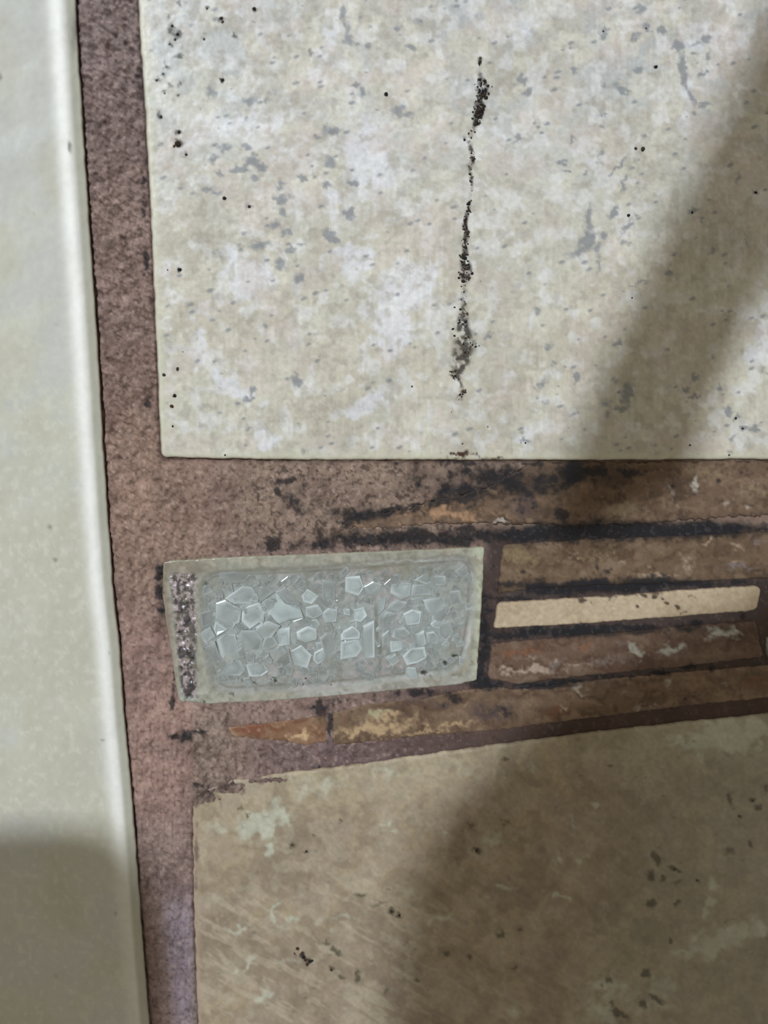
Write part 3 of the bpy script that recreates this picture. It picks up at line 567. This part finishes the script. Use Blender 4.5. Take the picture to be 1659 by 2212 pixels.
# ================================================================ glass mosaic tile
GS = [(0, 0)]
PIT = roundp([(432, 1236, 40), (700, 1222, 0), (1028, 1198, 42), (1024, 1330, 0), (1004, 1452, 46), (800, 1478, 0), (700, 1488, 0), (460, 1502, 50), (436, 1380, 0)], 0)
def c_glass(x, y, d):
    n = x.size; a = fbm(x, y, 60, 240); b = fbm(x, y, 22, 241); f = fbm(x, y, 7, 242)
    e = sdf(x, y, PIT)
    c = np.repeat(lin('A09F90')[None], n, 0)
    c = mix(c, lin('B9BEA6'), ss(1010, 1035, x))
    c = mix(c, lin('8C8271'), ss(520, 400, x) * ss(1260, 1225, y) * .8)
    c = mix(c, lin('B2A996'), ss(.5, .75, b) * .5)
    c = mix(c, lin('B9B7B0'), ss(1440, 1500, y) * ss(600, 700, x) * .7)
    c = mix(c, lin('B0B5A8'), ss(560, 380, x) * ss(1480, 1500, y) * .7)
    inner = mix(np.repeat(lin('9B9B92')[None], n, 0), lin('A39B95'), ss(.45, .7, a))
    inner = mix(inner, lin('85857B'), ss(.5, .75, b) * .7)
    inner = mix(inner, lin('B0B1AC'), ss(.55, .8, fbm(x, y, 16, 243)) * .5)
    inner = mix(inner, lin('A3B4B0'), blobs(x, y, [(560, 1350, 120, 90, .8), (800, 1350, 120, 90, .5), (930, 1350, 70, 90, .6)]) * .8)
    inner = mix(inner, lin('7F7E66'), blobs(x, y, [(810, 1222, 60, 14, .6), (560, 1232, 110, 9, .5), (450, 1260, 20, 40, .4), (980, 1400, 12, 40, .4), (880, 1230, 40, 20, .6)]))
    c = c * (1 - ss(-7, 5, e + (f - .5) * 8)[:, None]) + inner * ss(-7, 5, e + (f - .5) * 8)[:, None]
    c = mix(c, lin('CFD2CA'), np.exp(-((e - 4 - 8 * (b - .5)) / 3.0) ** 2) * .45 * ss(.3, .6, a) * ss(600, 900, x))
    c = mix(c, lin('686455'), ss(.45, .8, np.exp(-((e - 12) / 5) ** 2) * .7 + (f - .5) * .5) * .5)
    # grout-clogged, mouldy left end
    g = ss(6, -6, x - (424 + 8 * (b - .5))) * ss(0, 9, x - (362 + (y - 1240) * .10)) * ss(1232, 1244, y) * ss(1516, 1500, y)
    gr = mix(np.repeat(lin('A89B97')[None], n, 0), lin('5A5250'), ss(.52, .34, fbm(x, y, 7, 244, 3)))
    gr = mix(gr, lin('2E2C2E'), ss(.48, .30, fbm(x, y, 13, 245, 3)) * .8)
    c = c * (1 - g[:, None]) + gr * g[:, None]
    g2 = ss(366, 350, x - (y - 1240) * .10)
    c = mix(c, lin('8C7869'), g2 * .85)
    c = mix(c, lin('7C7565'), ss(.5, .8, fbm(x, y, 16, 247, 3)) * ss(2, -6, e) * .45)
    m = blobs(x + (f - .5) * 8, y + (f - .5) * 8, [(346, 1262, 8, 34, .9), (984, 1418, 9, 6, 1), (960, 1432, 8, 7, .8), (984, 1458, 12, 5, .6), (915, 1452, 12, 8, .8), (930, 1460, 14, 4, .5), (890, 1430, 4, 4, 1), (655, 1482, 5, 5, .9), (661, 1468, 3, 4, .9), (650, 1478, 3, 5, .8), (717, 1482, 4, 4, .9), (590, 1470, 14, 7, .7), (550, 1478, 12, 7, .6), (498, 1497, 12, 6, .7), (440, 1515, 6, 4, .6), (605, 1478, 8, 6, .5), (500, 1510, 8, 4, .6), (700, 1440, 4, 5, .3), (445, 1265, 9, 30, .5), (1020, 1440, 6, 24, .5), (900, 1190, 60, 3, .3), (1010, 1475, 20, 4, .6)])
    c = mix(c, lin('2E2E26'), ss(.35, .75, m + (fbm(x, y, 5, 246) - .5) * .4) * .9)
    c = mix(c, lin('77786A'), blobs(x, y, [(815, 1362, 4, 52, 1, -3), (822, 1415, 4, 34, 1)]) * .9)
    c = c * (1 + (f - .5) * .32)[:, None]
    c = mix(c, lin('8E8B70'), ss(5, 0, d) * .5)
    return c
def r_glass(x, y, d):
    e = sdf(x, y, PIT)
    h = -5.0 * ss(-5, 9, e) + (fbm(x, y, 18, 250, 3) - .5) * 2.0 * ss(-4, 8, e) + (fbm(x, y, 40, 251, 2) - .5) * 1.2
    g = ss(6, -6, x - 424) * ss(0, 9, x - (362 + (y - 1240) * .10)) * ss(1232, 1244, y)
    return h + g * (fbm(x, y, 6, 252, 3) - .5) * 7
xs, ys = sgrid(GLASS, 2.0)
glass = slab('glass_tile', GLASS, xs, ys, 5, 3, c_glass, M_glassback, wall_back, r_glass, ragged=1.0, rag_s=12, base=-9,
             label='pale green crackled glass tile with a grimy left end', seed=12)

# crackle: every shard of the broken glass is a part
Z6 = lambda p: [(330 + x / 4.484, 1180 + y / 4.484) for x, y in p]
Z7 = lambda p: [(680 + x / 4.1475, 1160 + y / 4.1475) for x, y in p]
SH = [(Z6(p), w) for p, w in [
    ([(700, 500), (860, 385), (960, 390), (1000, 450), (940, 560), (780, 560)], .5), ([(965, 390), (1080, 370), (1180, 440), (1040, 540), (1000, 450)], .15),
    ([(610, 545), (700, 515), (790, 570), (870, 610), (840, 740), (740, 780), (605, 700)], .45), ([(870, 590), (1030, 548), (1095, 640), (1060, 720), (940, 800), (860, 720)], .7),
    ([(1070, 520), (1190, 450), (1290, 570), (1430, 600), (1460, 680), (1330, 700), (1230, 745), (1110, 700)], .8), ([(1190, 440), (1280, 390), (1430, 560), (1300, 550)], .1),
    ([(1440, 480), (1500, 410), (1610, 480), (1540, 560), (1460, 540)], .7), ([(1000, 780), (1120, 715), (1240, 760), (1150, 880), (1080, 880), (1000, 840)], .35),
    ([(850, 805), (990, 800), (1070, 890), (1045, 1010), (900, 1035), (850, 930)], .45), ([(1085, 895), (1160, 840), (1220, 950), (1130, 1000), (1058, 1010)], .3),
    ([(1190, 800), (1330, 785), (1330, 950), (1235, 960)], .75), ([(620, 900), (700, 840), (800, 850), (840, 1000), (790, 1100), (680, 1120)], .4),
    ([(430, 850), (560, 770), (610, 870), (510, 940)], .65), ([(495, 965), (605, 915), (670, 1130), (605, 1150), (525, 1020)], .15), ([(660, 1240), (720, 1135), (850, 1095), (900, 1200), (850, 1255)], .35),
    ([(905, 1145), (1060, 1115), (1130, 1200), (1050, 1255), (935, 1250)], .5), ([(1340, 1010), (1440, 950), (1540, 1050), (1500, 1180), (1370, 1150)], .7), ([(1390, 830), (1500, 770), (1590, 800), (1590, 895), (1480, 930), (1400, 900)], .65),
    ([(1250, 1040), (1320, 990), (1350, 1130), (1250, 1180), (1160, 1120)], .1), ([(1560, 1020), (1650, 980), (1680, 1100), (1600, 1150), (1550, 1100)], .8), ([(450, 640), (590, 620), (590, 760), (480, 800)], .1), ([(640, 260), (900, 230), (1060, 260), (1000, 340), (700, 360)], .0),
    ([(1350, 730), (1450, 690), (1560, 720), (1500, 765), (1380, 800)], .2), ([(1480, 590), (1600, 560), (1660, 650), (1560, 700), (1480, 670)], .5), ([(870, 1270), (940, 1260), (980, 1340), (910, 1370)], .4), ([(610, 720), (730, 800), (620, 860), (590, 790)], .8)]]
SH += [(Z7(p), w) for p, w in [
    ([(270, 350), (400, 340), (440, 450), (390, 530), (270, 490)], .85), ([(435, 440), (520, 390), (600, 420), (560, 520), (470, 520)], .5), ([(345, 650), (440, 625), (470, 700), (410, 758), (348, 740)], .95),
    ([(230, 860), (340, 790), (405, 850), (400, 905), (235, 920)], .7), ([(230, 935), (390, 915), (430, 1000), (380, 1070), (225, 1090)], .85), ([(430, 790), (530, 740), (538, 1080), (440, 1090), (436, 930)], .55),
    ([(680, 420), (865, 408), (850, 525), (770, 560), (675, 500)], .6), ([(665, 605), (750, 560), (825, 580), (745, 665), (640, 650)], .4), ([(872, 425), (1020, 425), (1045, 518), (858, 530)], .4), ([(890, 385), (985, 325), (1050, 395), (1000, 425)], .3),
    ([(1055, 350), (1170, 345), (1180, 430), (1075, 430)], .4), ([(965, 560), (1130, 535), (1150, 640), (1060, 700), (1000, 660)], .45), ([(785, 685), (870, 645), (950, 665), (935, 770), (825, 788)], .9), ([(595, 720), (640, 665), (735, 685), (690, 795), (605, 800)], .3),
    ([(705, 815), (800, 800), (875, 880), (800, 925), (690, 895)], .4), ([(670, 930), (785, 938), (785, 1008), (678, 1028)], 1.), ([(895, 865), (975, 832), (995, 960), (922, 978)], .8), ([(985, 850), (1060, 840), (1105, 882), (1100, 958), (1012, 955)], .6),
    ([(780, 1060), (850, 990), (985, 982), (1008, 1078), (920, 1128), (820, 1140)], .8), ([(958, 645), (1040, 725), (1018, 805), (945, 775)], .2), ([(60, 685), (120, 630), (200, 650), (192, 755), (95, 770)], .6), ([(245, 640), (310, 640), (320, 700), (260, 690)], .7),
    ([(1060, 640), (1160, 600), (1200, 700), (1120, 780), (1040, 760)], .25), ([(1110, 790), (1200, 740), (1240, 850), (1180, 930), (1110, 880)], .3), ([(1200, 480), (1290, 470), (1330, 600), (1210, 640)], .25), ([(600, 880), (660, 830), (665, 940), (600, 990)], .35),
    ([(640, 1090), (720, 1040), (760, 1110), (690, 1160)], .6), ([(40, 900), (130, 840), (210, 900), (200, 1040), (90, 1080)], .2), ([(800, 1170), (900, 1160), (920, 1250), (810, 1270)], .6), ([(1290, 1060), (1380, 1110), (1370, 1180), (1290, 1130)], .6), ([(60, 370), (190, 400), (180, 560), (70, 570)], .25),
    ([(560, 560), (640, 540), (620, 640), (570, 700)], .5)]]
centres = [np.mean(p, 0) for p, w in SH]
tries = 0; nbig = len(SH)
while len(SH) < 250 and tries < 9000:
    tries += 1
    cx, cy = rng.uniform(436, 1012), rng.uniform(1228, 1486)
    if sdf(np.array([cx]), np.array([cy]), PIT)[0] < 14: continue
    r = rng.uniform(6, 15)
    if min([math.hypot(cx - q[0], cy - q[1]) for q in centres[:nbig]]) < r + 7: continue
    if min([math.hypot(cx - q[0], cy - q[1]) for q in centres[nbig:]] + [99]) < r + 1: continue
    n = rng.integers(4, 7); an = np.sort(rng.uniform(0, 1, n) * .8 + np.arange(n)) / n * 2 * math.pi + rng.uniform(0, 6)
    mid = math.exp(-((cy - 1350) / 80) ** 2)
    SH.append(([(cx + r * math.cos(a) * rng.uniform(.7, 1.2), cy + r * .95 * math.sin(a) * rng.uniform(.7, 1.2)) for a in an], rng.uniform(0, .65) * mid)); centres.append(np.array((cx, cy)))
for ci, (p, w) in enumerate(SH):
    p = np.array(p, float); c0 = p.mean(0); n = len(p)
    area = sum(p[i][0] * p[(i + 1) % n][1] - p[(i + 1) % n][0] * p[i][1] for i in range(n))
    if area < 0: p = p[::-1]
    big = ci < nbig
    hh = 1.2 + 3.0 * w + rng.uniform(0, 1.6); tx, ty = rng.normal(0, .09, 2)
    cen = c0 + rng.uniform(-.28, .28, 2) * np.ptp(p, 0)
    rings = [(1.0, -4.0), (1.0, hh * .6), (.91, hh), (.60, hh * rng.uniform(.6, 1.2))]
    V = []; C = []
    body = lin('939690') * (1 - w) + lin('BCC8C4') * w; edge = lin('B2BAB6') * (1 - w) + lin('F2FAF8') * w
    e_i = rng.uniform(0, 1, n) ** 1.3
    for k, (sc, z) in enumerate(rings):
        q = cen + (p - cen) * sc if k else p
        tilt = (q[:, 0] - c0[0]) * tx + (q[:, 1] - c0[1]) * ty
        V.append(P(q[:, 0], q[:, 1], z + (tilt if k else 0)))
        ev = (e_i * (0, .8, 1, .12)[k])[:, None]
        C.append((body[None] * (1 - ev) + edge[None] * ev) * rng.uniform(.86, 1.12, (n, 1)))
    V.append(P(np.array([cen[0]]), np.array([cen[1]]), np.array([hh * rng.uniform(.5, 1.3)]))); C.append((body * rng.uniform(.85, 1.25))[None])
    V = np.concatenate(V); C = np.concatenate(C)
    F4 = [(k * n + i, k * n + (i + 1) % n, (k + 1) * n + (i + 1) % n, (k + 1) * n + i) for k in range(3) for i in range(n)]
    F3 = [(3 * n + i, 3 * n + (i + 1) % n, 4 * n) for i in range(n)]
    me = mesh('glass_shard', V, [np.array(F4)[:, ::-1], np.array(F3)[:, ::-1]], C, smooth=False)
    link('glass_shard', me, M_chip, glass)

# ================================================================ left wall and its tile
def c_left(x, y, d):
    n = x.size
    ex = np.interp(y, [q[1] for q in LEFT_EDGE], [q[0] for q in LEFT_EDGE]) - x
    a = fbm(x, y, 130, 301); b = fbm(x, y, 30, 302); f = fbm(x, y, 9, 303)
    c = np.repeat(lin('CAC9B8')[None], n, 0)
    c = mix(c, lin('C2C3BD'), ss(900, 0, y) * .8)
    c = mix(c, lin('C7C8C2'), ss(.45, .7, a) * .6)
    c = mix(c, lin('C2BFAC'), ss(.5, .3, a) * .4)
    c = mix(c, lin('D6D5C4'), ss(.62, .8, fbm(x, y, 11, 304)) * ss(500, 1000, y) * .6)
    c = mix(c, lin('F8F8F0'), np.exp(-((ex - (44 - y * .007)) / 19) ** 2) * 1.0)  # highlight along the rounded ridge, painted into the tile colour
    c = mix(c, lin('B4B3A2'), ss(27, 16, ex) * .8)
    c = mix(c, lin('A7A37E'), ss(1750, 1900, y) * np.exp(-((ex - 34) / 18) ** 2) * .35)
    c = c * (1 + (f - .5) * .08)[:, None]
    m = blobs(x + (f - .5) * 6, y, [(150, 318, 6, 16, .85, -12), (0, 165, 7, 12, .7), (74, 462, 7, 7, .4), (120, 702, 12, 7, .35), (108, 1138, 8, 8, .6), (120, 1210, 9, 7, .65), (185, 680, 5, 8, .35), (55, 780, 7, 6, .35), (75, 1430, 8, 7, .35), (222, 1600, 5, 4, .6), (250, 1974, 6, 6, .6), (120, 2110, 6, 8, .45), (160, 70, 9, 80, .55), (155, 410, 5, 30, .2), (236, 1412, 4, 4, .6), (205, 940, 5, 5, .3), (227, 1150, 5, 6, .3), (175, 1050, 3, 3, .4), (195, 1700, 12, 10, .0)])
    c = mix(c, lin('45453C'), ss(.15, .9, m) * .8)
    c = mix(c, lin('5B4640'), ss(4, 0, d) * .8)
    return c
def r_left(x, y, d):
    ex = np.interp(y, [q[1] for q in LEFT_EDGE], [q[0] for q in LEFT_EDGE]) - x
    return .5 * np.exp(-((ex - 42) / 16) ** 2) - 5.0 * ss(36, 2, ex) + (fbm(x, y, 110, 310, 2) - .5) * 4 + (fbm(x, y, 16, 311, 2) - .5) * .5
wl_pts = np.array([P(np.array(a_), np.array(b_), 0., LEFT) for a_, b_ in ((-900., -700.), (-900., 2700.))])
hx = LEFT[0][0]; z0, z1 = wl_pts[1][2] - .02, wl_pts[0][2] + .03; xl = -0.16
n = LEFT[1]; t_ = np.array((math.cos(ANG), math.sin(ANG), 0))
s0 = 0.012; s1 = -0.16
def wl(s, z, h): v = LEFT[0] + t_ * s + n * h * K; return (v[0], v[1], z)
Vw = []
for h in (-7, -120):
    for s in (s0, s1):
        for z in (z0, z1): Vw.append(wl(s, z, h))
Fw = [(0, 1, 3, 2), (4, 6, 7, 5), (0, 2, 6, 4), (1, 5, 7, 3), (0, 4, 5, 1), (2, 3, 7, 6)]
wall_left = link('wall_left', mesh('wall_left', np.array(Vw), [np.array(Fw)], np.repeat(lin('7D6A60')[None], 8, 0), False), M_grout, None,
                 'adjoining shower wall at the left, covered by one smooth cream tile', 'structure')
xs = axis(-950, -30, 360, 366, 3.5); ys = axis(-750, -30, 2250, 2750, 4.5)
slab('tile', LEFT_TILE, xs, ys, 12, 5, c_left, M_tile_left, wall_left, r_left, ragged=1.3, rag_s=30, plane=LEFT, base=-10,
     label='smooth cream tile with a rounded edge and painted-in highlight at the left', seed=13)

# ================================================================ mould colonies: tiny raised dots, real growth on the surfaces
def colonies(name, pts, parent, plane=WALL, base=0.0, mat=M_mould, label=None):
    pts = np.array(pts, float); n = len(pts)
    if n == 0: return
    k = 7; an = np.arange(k) / k * 2 * math.pi
    jit = rng.uniform(.75, 1.25, (n, k))
    x = pts[:, 0][:, None] + np.cos(an)[None] * pts[:, 2][:, None] * jit; y = pts[:, 1][:, None] + np.sin(an)[None] * pts[:, 2][:, None] * jit
    x2 = pts[:, 0][:, None] + np.cos(an)[None] * pts[:, 2][:, None] * jit * .6; y2 = pts[:, 1][:, None] + np.sin(an)[None] * pts[:, 2][:, None] * jit * .6
    b = (np.full(n, base) if np.isscalar(base) else base)[:, None]; z1 = b - 1.0 + 0 * x; z2 = b + .45 + pts[:, 2][:, None] * .22 + 0 * x
    pl = (plane[0] + plane[1] * float(np.mean(b)) * K, plane[1]); bm = float(np.mean(b))
    V = np.concatenate([P(x, y, z1 - bm, pl), P(x2, y2, z2 - bm, pl), P(pts[:, :1], pts[:, 1:2], z2[:, :1] - bm + .25, pl)], 1)
    V = V.reshape(-1, 3); o = np.arange(n)[:, None] * (2 * k + 1)
    i = np.arange(k); j = (i + 1) % k
    F4 = (o[:, :, None] + np.stack([i, i + k, j + k, j], -1)[None]).reshape(-1, 4)
    F3 = (o[:, :, None] + np.stack([i + k, np.full(k, 2 * k), j + k], -1)[None]).reshape(-1, 3)
    cl = np.array([lin(c) for c in ('2A2725', '33291F', '24252A', '45352A', '3A362E')])[rng.integers(0, 5, n)]
    C = np.repeat(cl, 2 * k + 1, 0)
    return link(name, mesh(name, V, [F4, F3], C), mat, parent, label, 'stuff')
pts = []
while len(pts) < 640:
    q = STREAK[rng.integers(len(STREAK))]
    if rng.uniform() > q[3] ** 2 * (q[2] / 14 + .25): continue
    x = q[0] + rng.normal() * q[2] * .6; y = q[1] + rng.uniform(-11, 11)
    if streak(np.array([x]), np.array([y]))[0] < .12: continue
    pts.append((x, y, rng.choice([1.3, 2, 2.8, 4.2], p=[.4, .33, .19, .08])))
pts += [(984, 323, 3.2), (1003, 302, 4.5), (982, 664, 3), (978, 710, 5), (970, 755, 3), (971, 790, 4), (983, 812, 4.5), (1038, 607, 2.4), (1018, 433, 2), (998, 958, 3.5), (980, 980, 3), (1006, 976, 2.5), (975, 890, 1.6), (1015, 911, 1.8), (1054, 922, 2), (890, 835, 2.6), (1037, 126, 4), (835, 203, 4.6), (1000, 846, 4), (999, 852, 3.4), (1016, 341, 3), (1018, 331, 2.6), (1012, 360, 4)]
colonies('mould_streak', pts, tile_upper, base=11.0, label='vertical trail of black mould dots')
dots = [(388, 582, 5.2), (383, 797, 4), (354, 810, 3.6), (377, 855, 4.6), (371, 878, 4.2), (373, 921, 2.2), (485, 428, 4), (480, 172, 5), (387, 285, 5), (384, 311, 8), (376, 316, 4), (348, 253, 5.5), (478, 40, 6.5), (481, 48, 5), (447, 19, 4.5), (441, 85, 4), (549, 19, 5), (539, 446, 3.6), (486, 983, 3.4), (1416, 145, 6), (1389, 322, 5), (1374, 321, 3.5), (1358, 465, 4), (1364, 644, 4.5), (1495, 459, 3.5), (1633, 416, 3.4),
        (384, 74, 5), (378, 86, 4), (366, 96, 4), (372, 56, 4), (390, 118, 4), (377, 128, 4), (360, 146, 3.6), (352, 160, 3.6), (339, 174, 4), (365, 184, 3.4), (356, 202, 3.2), (388, 183, 3.2), (386, 206, 3), (402, 334, 3.2), (1303, 68, 3), (1395, 62, 3.6), (395, 760, 1.4), (362, 583, 2), (1135, 957, 2.4), (1605, 926, 3), (1590, 904, 3), (1491, 962, 2.4), (1575, 983, 3)]
colonies('mould_dots', dots, tile_upper, base=11.2, label='scattered black mould dots')
ld_ = [(643, 2050, 4), (652, 2060, 4), (656, 2068, 5), (660, 2074, 4), (670, 2078, 4.5), (664, 2084, 4), (674, 2076, 3), (636, 2060, 2), (1030, 1838, 3), (1625, 1730, 3), (1596, 1763, 2.4), (846, 1970, 3.4), (863, 1978, 3), (716, 2096, 3), (1506, 1902, 2.5), (1457, 1878, 2.6), (1415, 1852, 2.6), (631, 1826, 2.4), (662, 1840, 2.2)]
colonies('mould_dots', ld_, tile_lower, base=7.2, label='small cluster of dark mould dots')
# black growth in the joints, dense where the mould map is strong
xx = rng.uniform(300, 1659, 60000); yy = rng.uniform(985, 1700, 60000)
mm = blobs(xx, yy, MOULD) * .8 + (fbm(xx, yy, 15, 17) - .5) * .75
e2 = np.full(xx.shape, -1e3)
for p in (STRIP_TOP, STRIP_2, STRIP_CREAM, STRIP_4, STRIP_B1, STRIP_B2, GLASS, UPPER, LOWER): e2 = np.maximum(e2, sdf(xx, yy, p))
ok = (mm > .58) & (e2 < 1) & (rng.uniform(0, 1, 60000) < .22)
hb = h_grout(xx[ok], yy[ok]) - 3.0 * ss(700, 1100, xx[ok]) + 2.5 * np.exp(-((xx[ok] - 600) / 260) ** 2 - ((yy[ok] - 1090) / 70) ** 2)
colonies('mould_growth', np.stack([xx[ok], yy[ok], rng.uniform(1.0, 3.0, ok.sum())], -1), wall_back, base=hb, label='black mould grown over the grout joints')

# ================================================================ unseen blockers added behind the camera, cut to throw the shade on the tiles
LP = np.array(LPOS)
def hanging(name, outline, yplane, label):
    """an added light blocker, its shadow outline projected back to the plane y = yplane, between lamp and wall"""
    o = np.array(outline, float); q = P(o[:, 0], o[:, 1])
    s = (yplane - q[:, 1]) / (LP[1] - q[:, 1]); v = q + (LP[None] - q) * s[:, None]
    n = len(v); front = v + np.array((0, .0012, 0)); back = v - np.array((0, .0012, 0))
    me = bpy.data.meshes.new(name)
    me.from_pydata([tuple(a) for a in np.concatenate([front, back])], [], [tuple(range(n)), tuple(range(2 * n - 1, n - 1, -1))] + [(i, i + n, (i + 1) % n + n, (i + 1) % n) for i in range(n)])
    ob = link(name, me, M_blocker, None, label); ob['category'] = 'cloth'
    return ob
def smooth_curve(pts, n=6):
    out = []
    for i in range(len(pts) - 1):
        p0 = np.array(pts[max(i - 1, 0)]); p1 = np.array(pts[i]); p2 = np.array(pts[i + 1]); p3 = np.array(pts[min(i + 2, len(pts) - 1)])
        for t in np.arange(n) / n:
            out.append(tuple(.5 * ((2 * p1) + (-p0 + p2) * t + (2 * p0 - 5 * p1 + 4 * p2 - p3) * t * t + (-p0 + 3 * p1 - 3 * p2 + p3) * t ** 3)))
    return out
edge_band = smooth_curve([(1760, -260), (1650, 40), (1590, 200), (1520, 330), (1440, 500), (1380, 640), (1320, 760), (1275, 880), (1240, 1000), (1200, 1120), (1230, 1160), (1330, 1120), (1440, 1060), (1500, 985), (1530, 880), (1580, 760), (1660, 610), (1800, 400), (2050, 100)])
hanging('band_shade_blocker', edge_band + [(2700, -200), (2700, -900), (1900, -900)], -0.16, 'grey slab added to cast the diagonal shade, behind the camera at the right')
edge_low = smooth_curve([(2600, 1250), (1900, 1200), (1659, 1290), (1400, 1410), (1200, 1520), (1080, 1640), (980, 1740), (900, 1860), (870, 1990), (850, 2140), (850, 2400), (880, 2900)])
hanging('lower_shade_blocker', edge_low + [(1500, 3600), (2600, 3600)], -0.22, 'grey slab added to shade the border and lower tile, behind the camera at the lower right')
edge_left = smooth_curve([(-900, 1690), (-300, 1755), (0, 1775), (200, 1785), (285, 1830), (330, 1910), (355, 2030), (362, 2200), (366, 2600)])
hanging('left_shade_blocker', edge_left + [(300, 3200), (-900, 3200)], -0.15, 'grey slab added to shade the foot of the left tile, behind the camera at the lower left')
